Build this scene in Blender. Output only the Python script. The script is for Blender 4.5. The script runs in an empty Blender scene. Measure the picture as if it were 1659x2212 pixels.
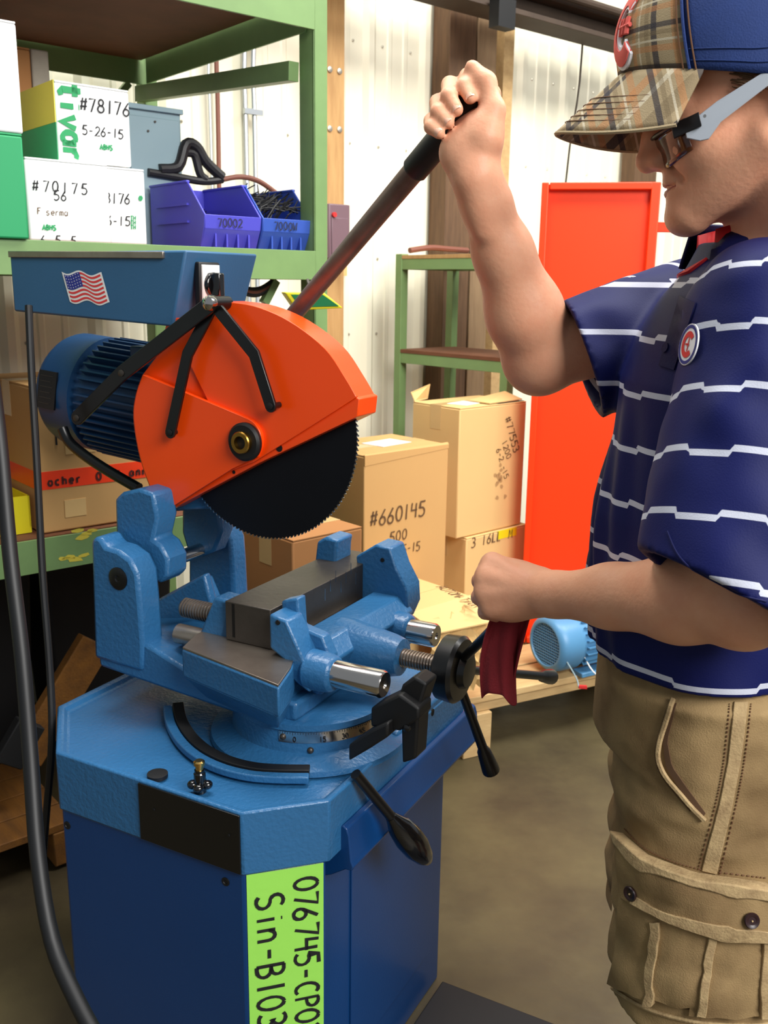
import bpy, bmesh, math, random
import numpy as np
from mathutils import Vector, Matrix
from mathutils.bvhtree import BVHTree

# ------------------------------------------------------------------ camera, world, light, exposure
SC = bpy.context.scene
COL = SC.collection
FPX, CAM_H, PITCH, ROLL = 2050.0, 1.42, math.radians(13.5), math.radians(0.8)
R0 = np.array([1, 0, 0.]); U0 = np.array([0, math.sin(PITCH), math.cos(PITCH)])
CF = np.array([0, math.cos(PITCH), -math.sin(PITCH)])
CR = math.cos(ROLL) * R0 + math.sin(ROLL) * U0
CU = math.cos(ROLL) * U0 - math.sin(ROLL) * R0
CC = np.array([0, 0, CAM_H])
cam = bpy.data.cameras.new('camera'); camo = bpy.data.objects.new('camera', cam); COL.objects.link(camo)
m = Matrix((CR, CU, -CF)).transposed().to_4x4(); m.translation = Vector(CC)
camo.matrix_world = m
cam.sensor_fit = 'VERTICAL'; cam.sensor_height = 36.0; cam.lens = FPX / 2212 * 36.0
cam.clip_start = 0.05
cam.dof.use_dof = True; cam.dof.focus_distance = 1.35; cam.dof.aperture_fstop = 11.0
SC.camera = camo

W = bpy.data.worlds.new('world'); SC.world = W; W.use_nodes = True
W.node_tree.nodes['Background'].inputs[0].default_value = (0.86, 0.93, 1.0, 1)
W.node_tree.nodes['Background'].inputs[1].default_value = 0.30


def area(name, loc, target, size, size_y, power, col=(1, 1, 1)):
    l = bpy.data.lights.new(name, 'AREA'); l.shape = 'RECTANGLE'; l.size = size; l.size_y = size_y
    l.energy = power; l.color = col
    o = bpy.data.objects.new(name, l); COL.objects.link(o); o.location = loc
    d = Vector(target) - Vector(loc)
    o.rotation_euler = d.to_track_quat('-Z', 'Y').to_euler()
    return o


# rows of overhead shop lamps
area('overhead_lamp', (2.4, -1.5, 3.4), (0.1, 2.2, 0.9), 2.6, 1.8, 250, (1, 0.98, 0.95))
area('overhead_lamp', (0.0, 1.9, 4.2), (0.0, 2.2, 0.9), 2.4, 0.7, 125, (1, 0.98, 0.95))
area('overhead_lamp', (2.6, 2.4, 4.2), (1.4, 4.4, 1.4), 2.4, 0.8, 160, (1, 0.98, 0.93))
SC.view_settings.view_transform = 'Standard'; SC.view_settings.look = 'None'
SC.view_settings.gamma = 1.0; SC.view_settings.use_curve_mapping = False
SC.view_settings.exposure = 0.0


# ------------------------------------------------------------------ measuring helpers
def ray(x, y): return CF + CR * (x - 829.5) / FPX - CU * (y - 1106) / FPX
def P(x, y, d): return CC + ray(x, y) * d
def Zp(x, y, z): r = ray(x, y); return CC + r * ((z - CAM_H) / r[2])
def Pl(x, y, p, n):
    r = ray(x, y); n = np.array(n, float); return CC + r * (np.dot(np.array(p) - CC, n) / np.dot(r, n))


class Fr:
    """A frame of reference standing on the floor: origin + yaw; x runs to the right, y away."""
    def __init__(s, o, yaw):
        s.o = np.array(o, float); y = math.radians(yaw); s.yaw = yaw
        s.u = np.array([math.cos(y), -math.sin(y), 0]); s.v = np.array([math.sin(y), math.cos(y), 0])
    def w(s, a, b, c): return s.o + s.u * a + s.v * b + np.array([0, 0, c])
    def l(s, p): q = np.array(p) - s.o; return np.array([q @ s.u, q @ s.v, q[2]])
    def z(s, x, y, z): return s.l(Zp(x, y, z))
    def onv(s, x, y, b): return s.l(Pl(x, y, s.w(0, b, 0), s.v))
    def onu(s, x, y, a): return s.l(Pl(x, y, s.w(a, 0, 0), s.u))
    def empty(s, name, label=None, cat=None, group=None):
        return thing(name, label, cat, tuple(s.o), -math.radians(s.yaw), group)


# ------------------------------------------------------------------ object helpers
def tag(o, label=None, cat=None, group=None, kind=None):
    if label: o['label'] = label
    if cat: o['category'] = cat
    if group: o['group'] = group
    if kind: o['kind'] = kind
    return o


MATW = {}


def mw(o):
    if o is None: return Matrix.Identity(4)
    if o.parent is not None: return mw(o.parent) @ o.matrix_basis
    return o.matrix_basis


def thing(name, label, cat, loc=(0, 0, 0), rotz=0.0, group=None):
    o = bpy.data.objects.new(name, None); COL.objects.link(o)
    o.empty_display_size = 0.05
    o.matrix_basis = Matrix.Translation(Vector(loc)) @ Matrix.Rotation(rotz, 4, 'Z')
    return tag(o, label, cat, group)


def axes(d):
    d = Vector(d).normalized()
    a = Vector((0, 0, 1)) if abs(d.z) < 0.9 else Vector((1, 0, 0))
    x = d.cross(a).normalized(); return x, d.cross(x).normalized(), d


class B:
    """Collects shapes; make() links them as ONE mesh object."""
    def __init__(s): s.bm = bmesh.new(); s.uvs = []
    def V(s, p): return s.bm.verts.new(tuple(float(c) for c in p))
    def F(s, vs):
        try: return s.bm.faces.new(vs)
        except ValueError: return None
    def box(s, c, size, rz=0.0, M=None):
        M = M or (Matrix.Translation(Vector(c)) @ Matrix.Rotation(rz, 4, 'Z'))
        h = [x / 2 for x in size]
        vs = [s.V(M @ Vector((i * h[0], j * h[1], k * h[2]))) for i in (-1, 1) for j in (-1, 1) for k in (-1, 1)]
        for q in ((0, 1, 3, 2), (4, 6, 7, 5), (0, 4, 5, 1), (2, 3, 7, 6), (0, 2, 6, 4), (1, 5, 7, 3)): s.F([vs[i] for i in q])
        return s
    def bar(s, p0, p1, w, h, up=(0, 0, 1)):
        p0, p1 = Vector(p0), Vector(p1); d = (p1 - p0); L = d.length; d.normalize()
        x = d.cross(Vector(up)).normalized(); z = x.cross(d)
        M = Matrix((x, d, z)).transposed().to_4x4(); M.translation = (p0 + p1) / 2
        return s.box(None, (w, L, h), M=M)
    def slab(s, A, Bp):
        """closed solid between two equal-length polygons"""
        a = [s.V(p) for p in A]; b = [s.V(p) for p in Bp]; n = len(a)
        s.F(a[::-1]); s.F(b)
        for i in range(n): s.F([a[i], a[(i + 1) % n], b[(i + 1) % n], b[i]])
        return s
    def prz(s, poly, z0, z1, k=1.0):
        c = np.mean(np.array([p[:2] for p in poly]), 0)
        return s.slab([(p[0], p[1], z0) for p in poly], [(c[0] + (p[0] - c[0]) * k, c[1] + (p[1] - c[1]) * k, z1) for p in poly])
    def pry(s, poly, y0, y1): return s.slab([(p[0], y0, p[-1]) for p in poly], [(p[0], y1, p[-1]) for p in poly])
    def prx(s, poly, x0, x1): return s.slab([(x0, p[0], p[-1]) for p in poly], [(x1, p[0], p[-1]) for p in poly])
    def rings(s, R, cap=True, closed=True):
        vs = [[s.V(p) for p in r] for r in R]
        for a, b in zip(vs, vs[1:]):
            n = len(a)
            for i in range(n if closed else n - 1): s.F([a[i], a[(i + 1) % n], b[(i + 1) % n], b[i]])
        if cap and closed:
            s.F(vs[0][::-1]); s.F(vs[-1])
        return vs
    def cyl(s, p0, p1, r0, r1=None, n=20):
        r1 = r0 if r1 is None else r1
        x, y, d = axes(Vector(p1) - Vector(p0))
        s.rings([[Vector(p) + (x * math.cos(t) + y * math.sin(t)) * r for t in [2 * math.pi * i / n for i in range(n)]] for p, r in ((p0, r0), (p1, r1))])
        return s
    def lathe(s, o, ax, prof, n=28):
        """prof: (distance along axis, radius)"""
        x, y, d = axes(ax); o = Vector(o)
        s.rings([[o + d * h + (x * math.cos(t) + y * math.sin(t)) * max(r, 1e-5) for t in [2 * math.pi * i / n for i in range(n)]] for h, r in prof])
        return s
    def tube(s, pts, r, n=10, sub=4):
        pts = [Vector(p) for p in pts]
        if sub > 1 and len(pts) > 2: pts = spline(pts, sub)
        N = len(pts); rr = r if isinstance(r, (list, tuple)) else [r]
        x = None; R = []
        for i, p in enumerate(pts):
            d = (pts[min(i + 1, N - 1)] - pts[max(i - 1, 0)]).normalized()
            x = axes(d)[0] if x is None else (x - d * x.dot(d)).normalized()
            y = d.cross(x)
            f = i / (N - 1) * (len(rr) - 1); k = min(int(f), len(rr) - 2) if len(rr) > 1 else 0
            rad = rr[0] if len(rr) == 1 else rr[k] * (1 - (f - k)) + rr[k + 1] * (f - k)
            R.append([p + (x * math.cos(t) + y * math.sin(t)) * rad for t in [2 * math.pi * j / n for j in range(n)]])
        s.rings(R); return s
    def ball(s, c, r, n=14, sc=(1, 1, 1)):
        c = Vector(c)
        s.rings([[c + Vector((sc[0] * r * math.sin(a) * math.cos(t), sc[1] * r * math.sin(a) * math.sin(t), sc[2] * r * math.cos(a))) for t in [2 * math.pi * i / n for i in range(n)]] for a in [math.pi * (0.02 + 0.96 * k / (n // 2)) for k in range(n // 2 + 1)]])
        return s
    def make(s, name, mat, parent=None, bev=0.0, world=False, smooth=35, seg=2, kind=None, recalc=True, mods=()):
        if recalc: bmesh.ops.recalc_face_normals(s.bm, faces=s.bm.faces)
        me = bpy.data.meshes.new(name)
        if world and parent is not None: s.bm.transform(mw(parent).inverted())
        off = None
        if parent is None:
            vs = s.bm.verts
            if len(vs):
                xs = [v.co.x for v in vs]; ys = [v.co.y for v in vs]; zs = [v.co.z for v in vs]
                off = Vector(((min(xs) + max(xs)) / 2, (min(ys) + max(ys)) / 2, min(zs)))
                bmesh.ops.translate(s.bm, verts=s.bm.verts, vec=-off)
        s.bm.to_mesh(me); s.bm.free()
        o = bpy.data.objects.new(name, me); COL.objects.link(o)
        if off is not None: o.location = off
        o.parent = parent
        if mat: me.materials.append(mat)
        if smooth:
            me.polygons.foreach_set('use_smooth', [True] * len(me.polygons))
            me.set_sharp_from_angle(angle=math.radians(smooth))
        if bev:
            b = o.modifiers.new('bevel', 'BEVEL'); b.width = bev; b.segments = seg; b.limit_method = 'ANGLE'; b.angle_limit = math.radians(40)
            b.harden_normals = False
        if kind: o['kind'] = kind
        return o


def spline(pts, sub):
    out = []; n = len(pts)
    for i in range(n - 1):
        p0, p1, p2, p3 = pts[max(i - 1, 0)], pts[i], pts[i + 1], pts[min(i + 2, n - 1)]
        for k in range(sub):
            t = k / sub
            out.append(0.5 * ((2 * p1) + (p2 - p0) * t + (2 * p0 - 5 * p1 + 4 * p2 - p3) * t * t + (3 * p1 - p0 - 3 * p2 + p3) * t ** 3))
    out.append(pts[-1]); return out


# ------------------------------------------------------------------ materials
def lin(c):
    return tuple((x / 255 / 12.92 if x / 255 <= 0.04045 else ((x / 255 + 0.055) / 1.055) ** 2.4) for x in c) + (1,)


def mat(name, c, rough=0.5, metal=0.0, var=0.0, vs=8.0, bump=0.0, bs=60.0, c2=None, coat=0.0, spec=0.5, stretch=(1, 1, 1), emit=None, alpha=None, sheen=0.0):
    """principled surface; var mixes towards c2 (or a darker c) by noise, bump adds fine relief"""
    m = bpy.data.materials.new(name); m.use_nodes = True
    nt = m.node_tree; N = nt.nodes; L = nt.links; p = N['Principled BSDF']
    p.inputs['Base Color'].default_value = lin(c); p.inputs['Roughness'].default_value = rough
    p.inputs['Metallic'].default_value = metal; p.inputs['Specular IOR Level'].default_value = spec
    p.inputs['Coat Weight'].default_value = coat; p.inputs['Coat Roughness'].default_value = 0.15
    if sheen: p.inputs['Sheen Weight'].default_value = sheen
    m.diffuse_color = lin(c)
    if var or bump:
        tc = N.new('ShaderNodeTexCoord'); mp = N.new('ShaderNodeMapping'); mp.inputs['Scale'].default_value = stretch
        L.new(tc.outputs['Object'], mp.inputs['Vector'])
    if var:
        nz = N.new('ShaderNodeTexNoise'); nz.inputs['Scale'].default_value = vs; nz.inputs['Detail'].default_value = 5
        nz.inputs['Roughness'].default_value = 0.62
        L.new(mp.outputs[0], nz.inputs['Vector'])
        rp = N.new('ShaderNodeValToRGB'); rp.color_ramp.elements[0].position = 0.32; rp.color_ramp.elements[1].position = 0.70
        L.new(nz.outputs['Fac'], rp.inputs[0])
        mx = N.new('ShaderNodeMix'); mx.data_type = 'RGBA'
        mx.inputs[6].default_value = lin(c); mx.inputs[7].default_value = lin(c2 if c2 else [x * 0.55 for x in c])
        ml = N.new('ShaderNodeMath'); ml.operation = 'MULTIPLY'; ml.inputs[1].default_value = var
        L.new(rp.outputs[0], ml.inputs[0]); L.new(ml.outputs[0], mx.inputs[0])
        L.new(mx.outputs[2], p.inputs['Base Color'])
    if bump:
        nb = N.new('ShaderNodeTexNoise'); nb.inputs['Scale'].default_value = bs; nb.inputs['Detail'].default_value = 3
        L.new(mp.outputs[0], nb.inputs['Vector'])
        bp = N.new('ShaderNodeBump'); bp.inputs['Strength'].default_value = bump; bp.inputs['Distance'].default_value = 0.004
        L.new(nb.outputs['Fac'], bp.inputs['Height']); L.new(bp.outputs[0], p.inputs['Normal'])
    if emit:
        p.inputs['Emission Color'].default_value = lin(c); p.inputs['Emission Strength'].default_value = emit
    return m


K = {}
K['blue'] = mat('cast blue paint', (44, 102, 150), 0.36, 0, 0.10, 9, 0.35, 140, coat=0.15)
K['bluesheet'] = mat('sheet blue paint', (9, 58, 112), 0.34, 0, 0.10, 5, 0.05, 300, coat=0.1)
K['bluebox'] = mat('grey blue paint', (50, 98, 138), 0.45, 0, 0.12, 6, 0.05, 200)
K['bluemotor'] = mat('motor blue paint', (30, 70, 112), 0.42, 0, 0.12, 8, 0.05, 200)
K['orange'] = mat('orange paint', (255, 78, 8), 0.34, 0, 0.06, 6, 0.03, 200, c2=(235, 55, 0), coat=0.2)
K['black'] = mat('black enamel', (9, 9, 10), 0.35, 0, 0, coat=0.2)
K['blackmatt'] = mat('matt black', (10, 10, 11), 0.55)
K['blackglossy'] = mat('black plastic', (10, 10, 12), 0.12, 0, coat=0.6)
K['blade'] = mat('dark blade steel', (22, 24, 30), 0.42, 0.6, 0.2, 14)
K['steel'] = mat('bright steel', (205, 200, 195), 0.16, 1.0, 0.1, 10)
K['darksteel'] = mat('dark mill steel', (92, 86, 80), 0.42, 0.75, 0.4, 12, 0.1, 90)
K['machined'] = mat('machined steel', (178, 165, 152), 0.34, 0.9, 0.4, 14, c2=(110, 95, 85))
K['leversteel'] = mat('old lever steel', (118, 104, 94), 0.42, 0.35, 0.55, 20, c2=(84, 44, 38))
K['bronze'] = mat('bronze bush', (176, 132, 58), 0.3, 1.0)
K['brass'] = mat('brass', (225, 185, 110), 0.22, 1.0)
K['white'] = mat('white card', (238, 238, 234), 0.6)
K['ink'] = mat('black marker ink', (22, 20, 24), 0.7)
K['inkfaint'] = mat('worn marker ink', (98, 70, 42), 0.8)
K['greenink'] = mat('green print', (40, 150, 90), 0.7)
K['tapegreen'] = mat('green tape', (158, 228, 92), 0.55, 0, 0.12, 12, 0.1, 60, c2=(140, 210, 80))
K['inkorange'] = mat('print on orange tape', (70, 20, 14), 0.7)
K['red'] = mat('red print', (200, 42, 40), 0.6)
K['flagred'] = mat('flag red', (222, 60, 62), 0.5)
K['flagblue'] = mat('flag blue', (44, 52, 140), 0.5)

# ------------------------------------------------------------------ handwriting: strokes in a 0.6 x 1 cell
def arc(cx, cy, rx, ry, a0, a1, n=10):
    return [(cx + rx * math.cos(math.radians(a0 + (a1 - a0) * i / n)), cy + ry * math.sin(math.radians(a0 + (a1 - a0) * i / n))) for i in range(n + 1)]


G = {
    '0': [arc(.3, .5, .26, .48, 90, 450, 16)], '1': [[(.3, 1), (.3, 0)]],
    '2': [arc(.3, .72, .24, .26, 160, -40, 8) + [(.05, 0), (.58, .03)]],
    '3': [arc(.26, .75, .26, .24, 140, -90, 8) + arc(.26, .26, .3, .26, 90, -140, 8)],
    '4': [[(.08, 1), (.05, .5), (.55, .5)], [(.46, .95), (.46, 0)]],
    '5': [[(.56, 1), (.14, .98), (.1, .58)] + arc(.26, .3, .3, .3, 110, -140, 9)],
    '6': [[(.44, 1)] + arc(.28, .26, .24, .26, 150, 510, 14)],
    '7': [[(.04, .96), (.56, .98), (.26, 0)]],
    '8': [arc(.3, .75, .2, .23, -90, 270, 12), arc(.3, .26, .26, .26, 90, 450, 12)],
    '#': [[(.2, .95), (.1, .05)], [(.48, .95), (.38, .05)], [(.02, .66), (.58, .7)], [(0, .3), (.56, .34)]],
    '-': [[(.12, .45), (.48, .45)]], '.': [[(.26, .02), (.3, .05)]], '/': [[(.5, 1), (.1, 0)]],
    'C': [arc(.34, .5, .3, .48, 55, 305, 12)], 'P': [[(.1, 0), (.1, 1)], [(.1, .98)] + arc(.22, .74, .3, .25, 80, -90, 8) + [(.1, .48)]],
    'O': [arc(.3, .5, .28, .48, 90, 450, 16)], 'S': [arc(.3, .74, .25, .24, 40, 250, 8) + arc(.28, .26, .27, .25, 80, -140, 8)],
    'i': [[(.3, .62), (.3, 0)], [(.3, .86), (.3, .9)]], 'l': [[(.3, 1), (.3, 0)]], 'I': [[(.3, 1), (.3, 0)]],
    'n': [[(.08, .64), (.08, 0)], [(.08, .4)] + arc(.3, .38, .2, .25, 150, 0, 7) + [(.5, 0)]],
    'B': [[(.08, 0), (.08, 1)], [(.08, .98)] + arc(.24, .75, .24, .23, 80, -90, 7) + [(.1, .52)] + arc(.24, .26, .3, .26, 85, -90, 8) + [(.08, 0)]],
    'T': [[(0, .98), (.6, .98)], [(.3, .98), (.3, 0)]], 'H': [[(.05, 0), (.05, 1)], [(.55, 0), (.55, 1)], [(.05, .5), (.55, .5)]],
    'A': [[(0, 0), (.3, 1), (.6, 0)], [(.12, .36), (.48, .36)]], 'N': [[(.05, 0), (.05, 1), (.55, 0), (.55, 1)]],
    'E': [[(.55, 1), (.08, 1), (.08, 0), (.55, 0)], [(.08, .52), (.46, .52)]], 'M': [[(0, 0), (.08, 1), (.3, .4), (.52, 1), (.6, 0)]],
    'D': [[(.08, 0), (.08, 1)], [(.08, 1)] + arc(.14, .5, .42, .5, 90, -90, 9) + [(.08, 0)]],
    'K': [[(.08, 0), (.08, 1)], [(.52, 1), (.08, .45), (.55, 0)]], 'U': [[(.05, 1)] + arc(.3, .3, .25, .3, 180, 360, 8) + [(.55, 1)]],
    'W': [[(0, 1), (.15, 0), (.3, .65), (.45, 0), (.6, 1)]], 'Y': [[(.03, 1), (.3, .5), (.57, 1)], [(.3, .5), (.3, 0)]],
    'L': [[(.1, 1), (.1, 0), (.52, 0)]], 'R': [[(.1, 0), (.1, 1)], [(.1, .98)] + arc(.22, .74, .3, .25, 80, -90, 8) + [(.1, .48), (.55, 0)]],
    'V': [[(.03, 1), (.3, 0), (.57, 1)]], 'F': [[(.1, 0), (.1, 1), (.55, 1)], [(.1, .55), (.45, .55)]],
    't': [[(.3, 1), (.3, .12), (.42, .02), (.56, .06)], [(.06, .72), (.56, .72)]], 'v': [[(.05, .68), (.3, .02), (.56, .68)]],
    'a': [arc(.28, .33, .24, .32, 60, 400, 12), [(.52, .66), (.52, 0)]], 'r': [[(.12, .66), (.12, 0)], [(.12, .4)] + arc(.36, .36, .24, .28, 160, 60, 6)],
    'o': [arc(.3, .33, .25, .32, 90, 450, 12)], 'e': [[(.06, .36), (.54, .36)] + arc(.3, .34, .25, .32, 5, 310, 10)],
    's': [arc(.28, .5, .2, .15, 40, 250, 6) + arc(.28, .18, .22, .17, 80, -150, 6)], 'c': [arc(.32, .33, .26, .32, 50, 310, 9)],
    'm': [[(.02, .64), (.02, 0)], [(.02, .45)] + arc(.15, .45, .13, .18, 160, 0, 5) + [(.28, 0)], [(.28, .45)] + arc(.42, .45, .14, .18, 160, 0, 5) + [(.56, 0)]],
    'h': [[(.08, 1), (.08, 0)], [(.08, .4)] + arc(.3, .38, .2, .25, 150, 0, 7) + [(.5, 0)]], 'd': [arc(.28, .33, .24, .32, 60, 400, 12), [(.52, 1), (.52, 0)]],
    ' ': [],
}


def write(txt, o, xd, yd, size, mat_, parent, name='lettering', sw=0.10, world=False, adv=0.78, jit=0.0, lift=0.0006, slant=0.0, b=None, bold=None):
    """flat pen strokes on a surface: o = lower-left corner, xd/yd = writing and up directions"""
    bb = b or B(); rnd = random.Random(txt)
    o, xd, yd = Vector(o), Vector(xd).normalized(), Vector(yd).normalized()
    nrm = xd.cross(yd).normalized(); w = sw * size / 2
    def pt(q): return o + nrm * lift + xd * (q[0] + slant * q[1]) * size + yd * q[1] * size
    cx = 0.0
    for ch in txt:
        jx, jy = rnd.uniform(-jit, jit), rnd.uniform(-jit, jit)
        for st in G.get(ch, []):
            pp = [pt((cx + q[0] + jx, q[1] + jy)) for q in st]
            L, R = [], []
            for i, p in enumerate(pp):
                d = pp[min(i + 1, len(pp) - 1)] - pp[max(i - 1, 0)]
                if d.length < 1e-9: d = xd
                sd = nrm.cross(d.normalized())
                if 0 < i < len(pp) - 1:
                    e = (pp[i + 1] - p).normalized(); c = max(0.5, abs(e.dot(d.normalized()))); sd = sd / c
                ww = w * rnd.uniform(0.85, 1.15)
                L.append(bb.V(p + sd * ww)); R.append(bb.V(p - sd * ww))
            for i in range(len(pp) - 1): bb.F([L[i], R[i], R[i + 1], L[i + 1]])
        cx += adv
    if b: return None
    return bb.make(name, mat_, parent, world=world, smooth=0, recalc=False, kind='stuff')
# ------------------------------------------------------------------ the setting
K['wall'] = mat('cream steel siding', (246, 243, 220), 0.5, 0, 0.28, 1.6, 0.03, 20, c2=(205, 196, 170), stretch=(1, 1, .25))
K['floor'] = mat('worn concrete floor', (92, 82, 54), 0.5, 0, 0.9, 2.6, 0.25, 30, c2=(52, 42, 30))
K['woodpost'] = mat('yellow timber', (190, 150, 96), 0.7, 0, 0.6, 9, 0.25, 40, c2=(150, 108, 62), stretch=(6, 6, .6))
K['woodbrown'] = mat('brown timber', (112, 84, 58), 0.75, 0, 0.6, 9, 0.25, 40, c2=(66, 46, 32), stretch=(6, 6, .6))
K['woodmid'] = mat('mid brown timber', (150, 124, 92), 0.75, 0, 0.6, 9, 0.25, 40, c2=(108, 84, 60), stretch=(6, 6, .6))
K['woodpale'] = mat('pale timber', (206, 174, 122), 0.7, 0, 0.5, 8, 0.2, 40, c2=(160, 122, 76), stretch=(1, 6, 6))
K['beam'] = mat('dark rusty beam', (74, 60, 48), 0.65, 0.1, 0.5, 7, 0.1, 30, c2=(44, 32, 26))
K['conduit'] = mat('galvanised conduit', (188, 194, 198), 0.35, 0.7)
K['redcable'] = mat('red brown cable', (128, 78, 62), 0.6)
K['darkwire'] = mat('dark wire', (60, 52, 44), 0.6)
K['galv'] = mat('pale bolt steel', (186, 180, 165), 0.4, 0.7)

fl = B(); n = 1
fl.slab([(-6, -4, -.05), (10, -4, -.05), (10, 11, -.05), (-6, 11, -.05)], [(-6, -4, 0), (10, -4, 0), (10, 11, 0), (-6, 11, 0)])
floor = fl.make('floor', K['floor'], None, kind='structure', smooth=0)
BF = Fr((0, 4.05, 0), -40)


def BFbox(bb, u0, u1, v0, v1, z0, z1):
    c = BF.w((u0 + u1) / 2, (v0 + v1) / 2, (z0 + z1) / 2); return bb.box(c, (u1 - u0, v1 - v0, z1 - z0), math.radians(40))


# corrugated wall sheet with major and minor ribs
b = B(); prof = []
u = -4.2
while u < 9.0:
    for du, dv in ((0, 0), (.020, -.018), (.045, -.018), (.065, 0), (.120, 0), (.126, -.005), (.142, -.005), (.148, 0), (.200, 0), (.206, -.005), (.222, -.005), (.228, 0)): prof.append((u + du, dv))
    u += .29
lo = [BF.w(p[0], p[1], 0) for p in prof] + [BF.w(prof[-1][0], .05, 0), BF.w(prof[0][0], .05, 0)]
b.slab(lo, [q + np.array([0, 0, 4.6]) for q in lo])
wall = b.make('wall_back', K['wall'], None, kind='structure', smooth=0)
# rows of sheet screws
b = B(); u = -1.6
while u < 2.4:
    for z in (1.22, 1.52, 1.95, 2.32):
        c = BF.w(u + .09 + (z * 37 % 1) * .02, -.001, z); b.ball(c, .006, 6, sc=(1, 1, 1))
    u += .145
b.make('sheet_screws', K['galv'], wall, world=True, kind='stuff')


def wallu(x, y=300): return BF.onv(x, y, -.06)[0]


def post(label, x0, x1, v0, matn, bolts=(), z1=4.5, z0=0.0):
    u0, u1 = BF.onv(x0, 300, v0)[0], BF.onv(x1, 300, v0)[0]
    b = B(); BFbox(b, u0, u1, v0, v0 + .10, z0, z1); o = b.make('wooden_post', K[matn], None, bev=.003); tag(o, label, 'post')
    for x, y in bolts:
        q = Pl(x, y, BF.w(0, v0, 0), BF.v); B().lathe(q + BF.v * .002, -BF.v, [(0, .011), (.006, .011), (.008, .007)], 10).make('bolt', K['galv'], o, world=True)
    return o


post('yellow bolted timber post on the wall just right of the tall green rack', 702, 744, -.115, 'woodpost', ((712, 150), (733, 154), (712, 278), (733, 280)))
post('dark brown timber post behind the raised hand', 966, 1022, -.115, 'woodbrown')
post('lighter brown timber post against the right side of the dark post', 1026, 1066, -.112, 'woodmid')
b = B(); u0, u1 = BF.onv(1067, 300, -.05)[0], BF.onv(1088, 300, -.05)[0]; BFbox(b, u0, u1, -.09, -.02, 0, 4.5); tag(b.make('trim_1', K['woodpale'], None), kind='structure')
b = B(); u0, u1 = BF.onv(1376, 300, -.1)[0], BF.onv(1424, 300, -.1)[0]; BFbox(b, u0, u1, -.1, -.02, 0, 2.5); tag(b.make('wooden_post', K['woodbrown'], None), 'brown timber post just behind the orange cabinet by the chin', 'post')
# roof beam and pipes along the wall
def hz(x, y, v): return BF.onv(x, y, v)
q0, q1 = hz(1278, 29, -.30), hz(1278, 87, -.30)
b = B()
for z0, z1, v0, v1 in ((q1[2], q1[2] + .02, -.36, -.22), (q0[2] - .02, q0[2], -.36, -.22), (q1[2] + .02, q0[2] - .02, -.30, -.28)): BFbox(b, -1.5, 8.0, v0, v1, z0, z1)
tag(b.make('roof_beam', K['beam'], None, bev=.002), 'dark steel roof beam across the top right behind the cap', 'beam')
b = B(); b.tube([BF.w(u_, -.39, q1[2] + .10 - 0 * u_) for u_ in (-1.2, .5, 2.5, 8)], .016, 10); b.make('ceiling_pipe', K['beam'], None)
tag(bpy.data.objects['ceiling_pipe'], 'thin dark pipe running in front of the roof beam', 'pipe')
b = B(); a = BF.w(hz(1085, 40, -.4)[0], -.40, q1[2] - .03); b.box(a, (.09, .05, .10), math.radians(40)); b.make('beam_clamp', K['blackmatt'], bpy.data.objects['roof_beam'], world=True)
for x, lab, matn, r, v in ((533, 'left one of the paired silver conduits on the cream wall', 'conduit', .0085, -.035), (552, 'right one of the paired silver conduits on the cream wall', 'conduit', .0085, -.035), (474, 'red brown cable hanging down the cream wall behind the rack', 'redcable', .008, -.05), (458, 'thin silver pipe on the wall left of the red cable', 'conduit', .005, -.03)):
    p0, p1 = BF.onv(x + 4, 40, v), BF.onv(x, 390, v); u_ = p1[0]
    pts = [BF.w(u_ + (.05 if matn == 'conduit' else .01), v, 2.95), BF.w(u_ + .0, v, p0[2] - .12), BF.w(u_ - .0, v, 1.9), BF.w(u_ + (-.02 if r == .008 else 0), v, .3)]
    tag(B().tube(pts, r, 8).make('conduit_pipe' if matn == 'conduit' else 'hanging_cable', K[matn], None), lab, 'pipe' if matn == 'conduit' else 'cable')
q = BF.onv(542, 243, -.03); b = B(); b.box(BF.w(q[0], -.045, q[2]), (.075, .012, .018), math.radians(40)); b.make('pipe_clamp', K['conduit'], None)
tag(bpy.data.objects['pipe_clamp'], 'small steel clamp across the paired conduits', 'clamp')
a, c = BF.onv(1266, -60, -.25), BF.onv(1222, 395, -.12)
tag(B().tube([BF.w(*a), BF.w((a[0] + c[0]) / 2 + .01, -.2, (a[2] + c[2]) / 2), BF.w(*c), BF.w(c[0] - .01, -.1, .8)], .0045, 6).make('hanging_wire', K['darkwire'], None), 'thin dark wire hanging in front of the wall left of the cap', 'cable')
# ------------------------------------------------------------------ the cold saw
MF = Fr(Zp(672, 1500, .735) * np.array([1, 1, 0]), 28)
saw = MF.empty('cold_saw', 'blue circular cold saw on cabinet stand with orange blade guard', 'machine')
mv = lambda y, pts: [MF.onv(p[0], p[1], y) for p in pts]
TZ = .68
OCT = [(-.302, -.29), (.066, -.29), (.158, -.198), (.158, .30), (.07, .36), (-.33, .36), (-.43, .26), (-.43, -.165)]
def inset(poly, d):
    out = []; n = len(poly)
    for i in range(n):
        a, b, c = np.array(poly[i - 1]), np.array(poly[i]), np.array(poly[(i + 1) % n])
        e1 = (b - a) / np.linalg.norm(b - a); e2 = (c - b) / np.linalg.norm(c - b)
        n1 = np.array([-e1[1], e1[0]]); n2 = np.array([-e2[1], e2[0]])
        k = (n1 + n2) / (1 + n1 @ n2); out.append(tuple(b + k * d))
    return out
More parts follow.
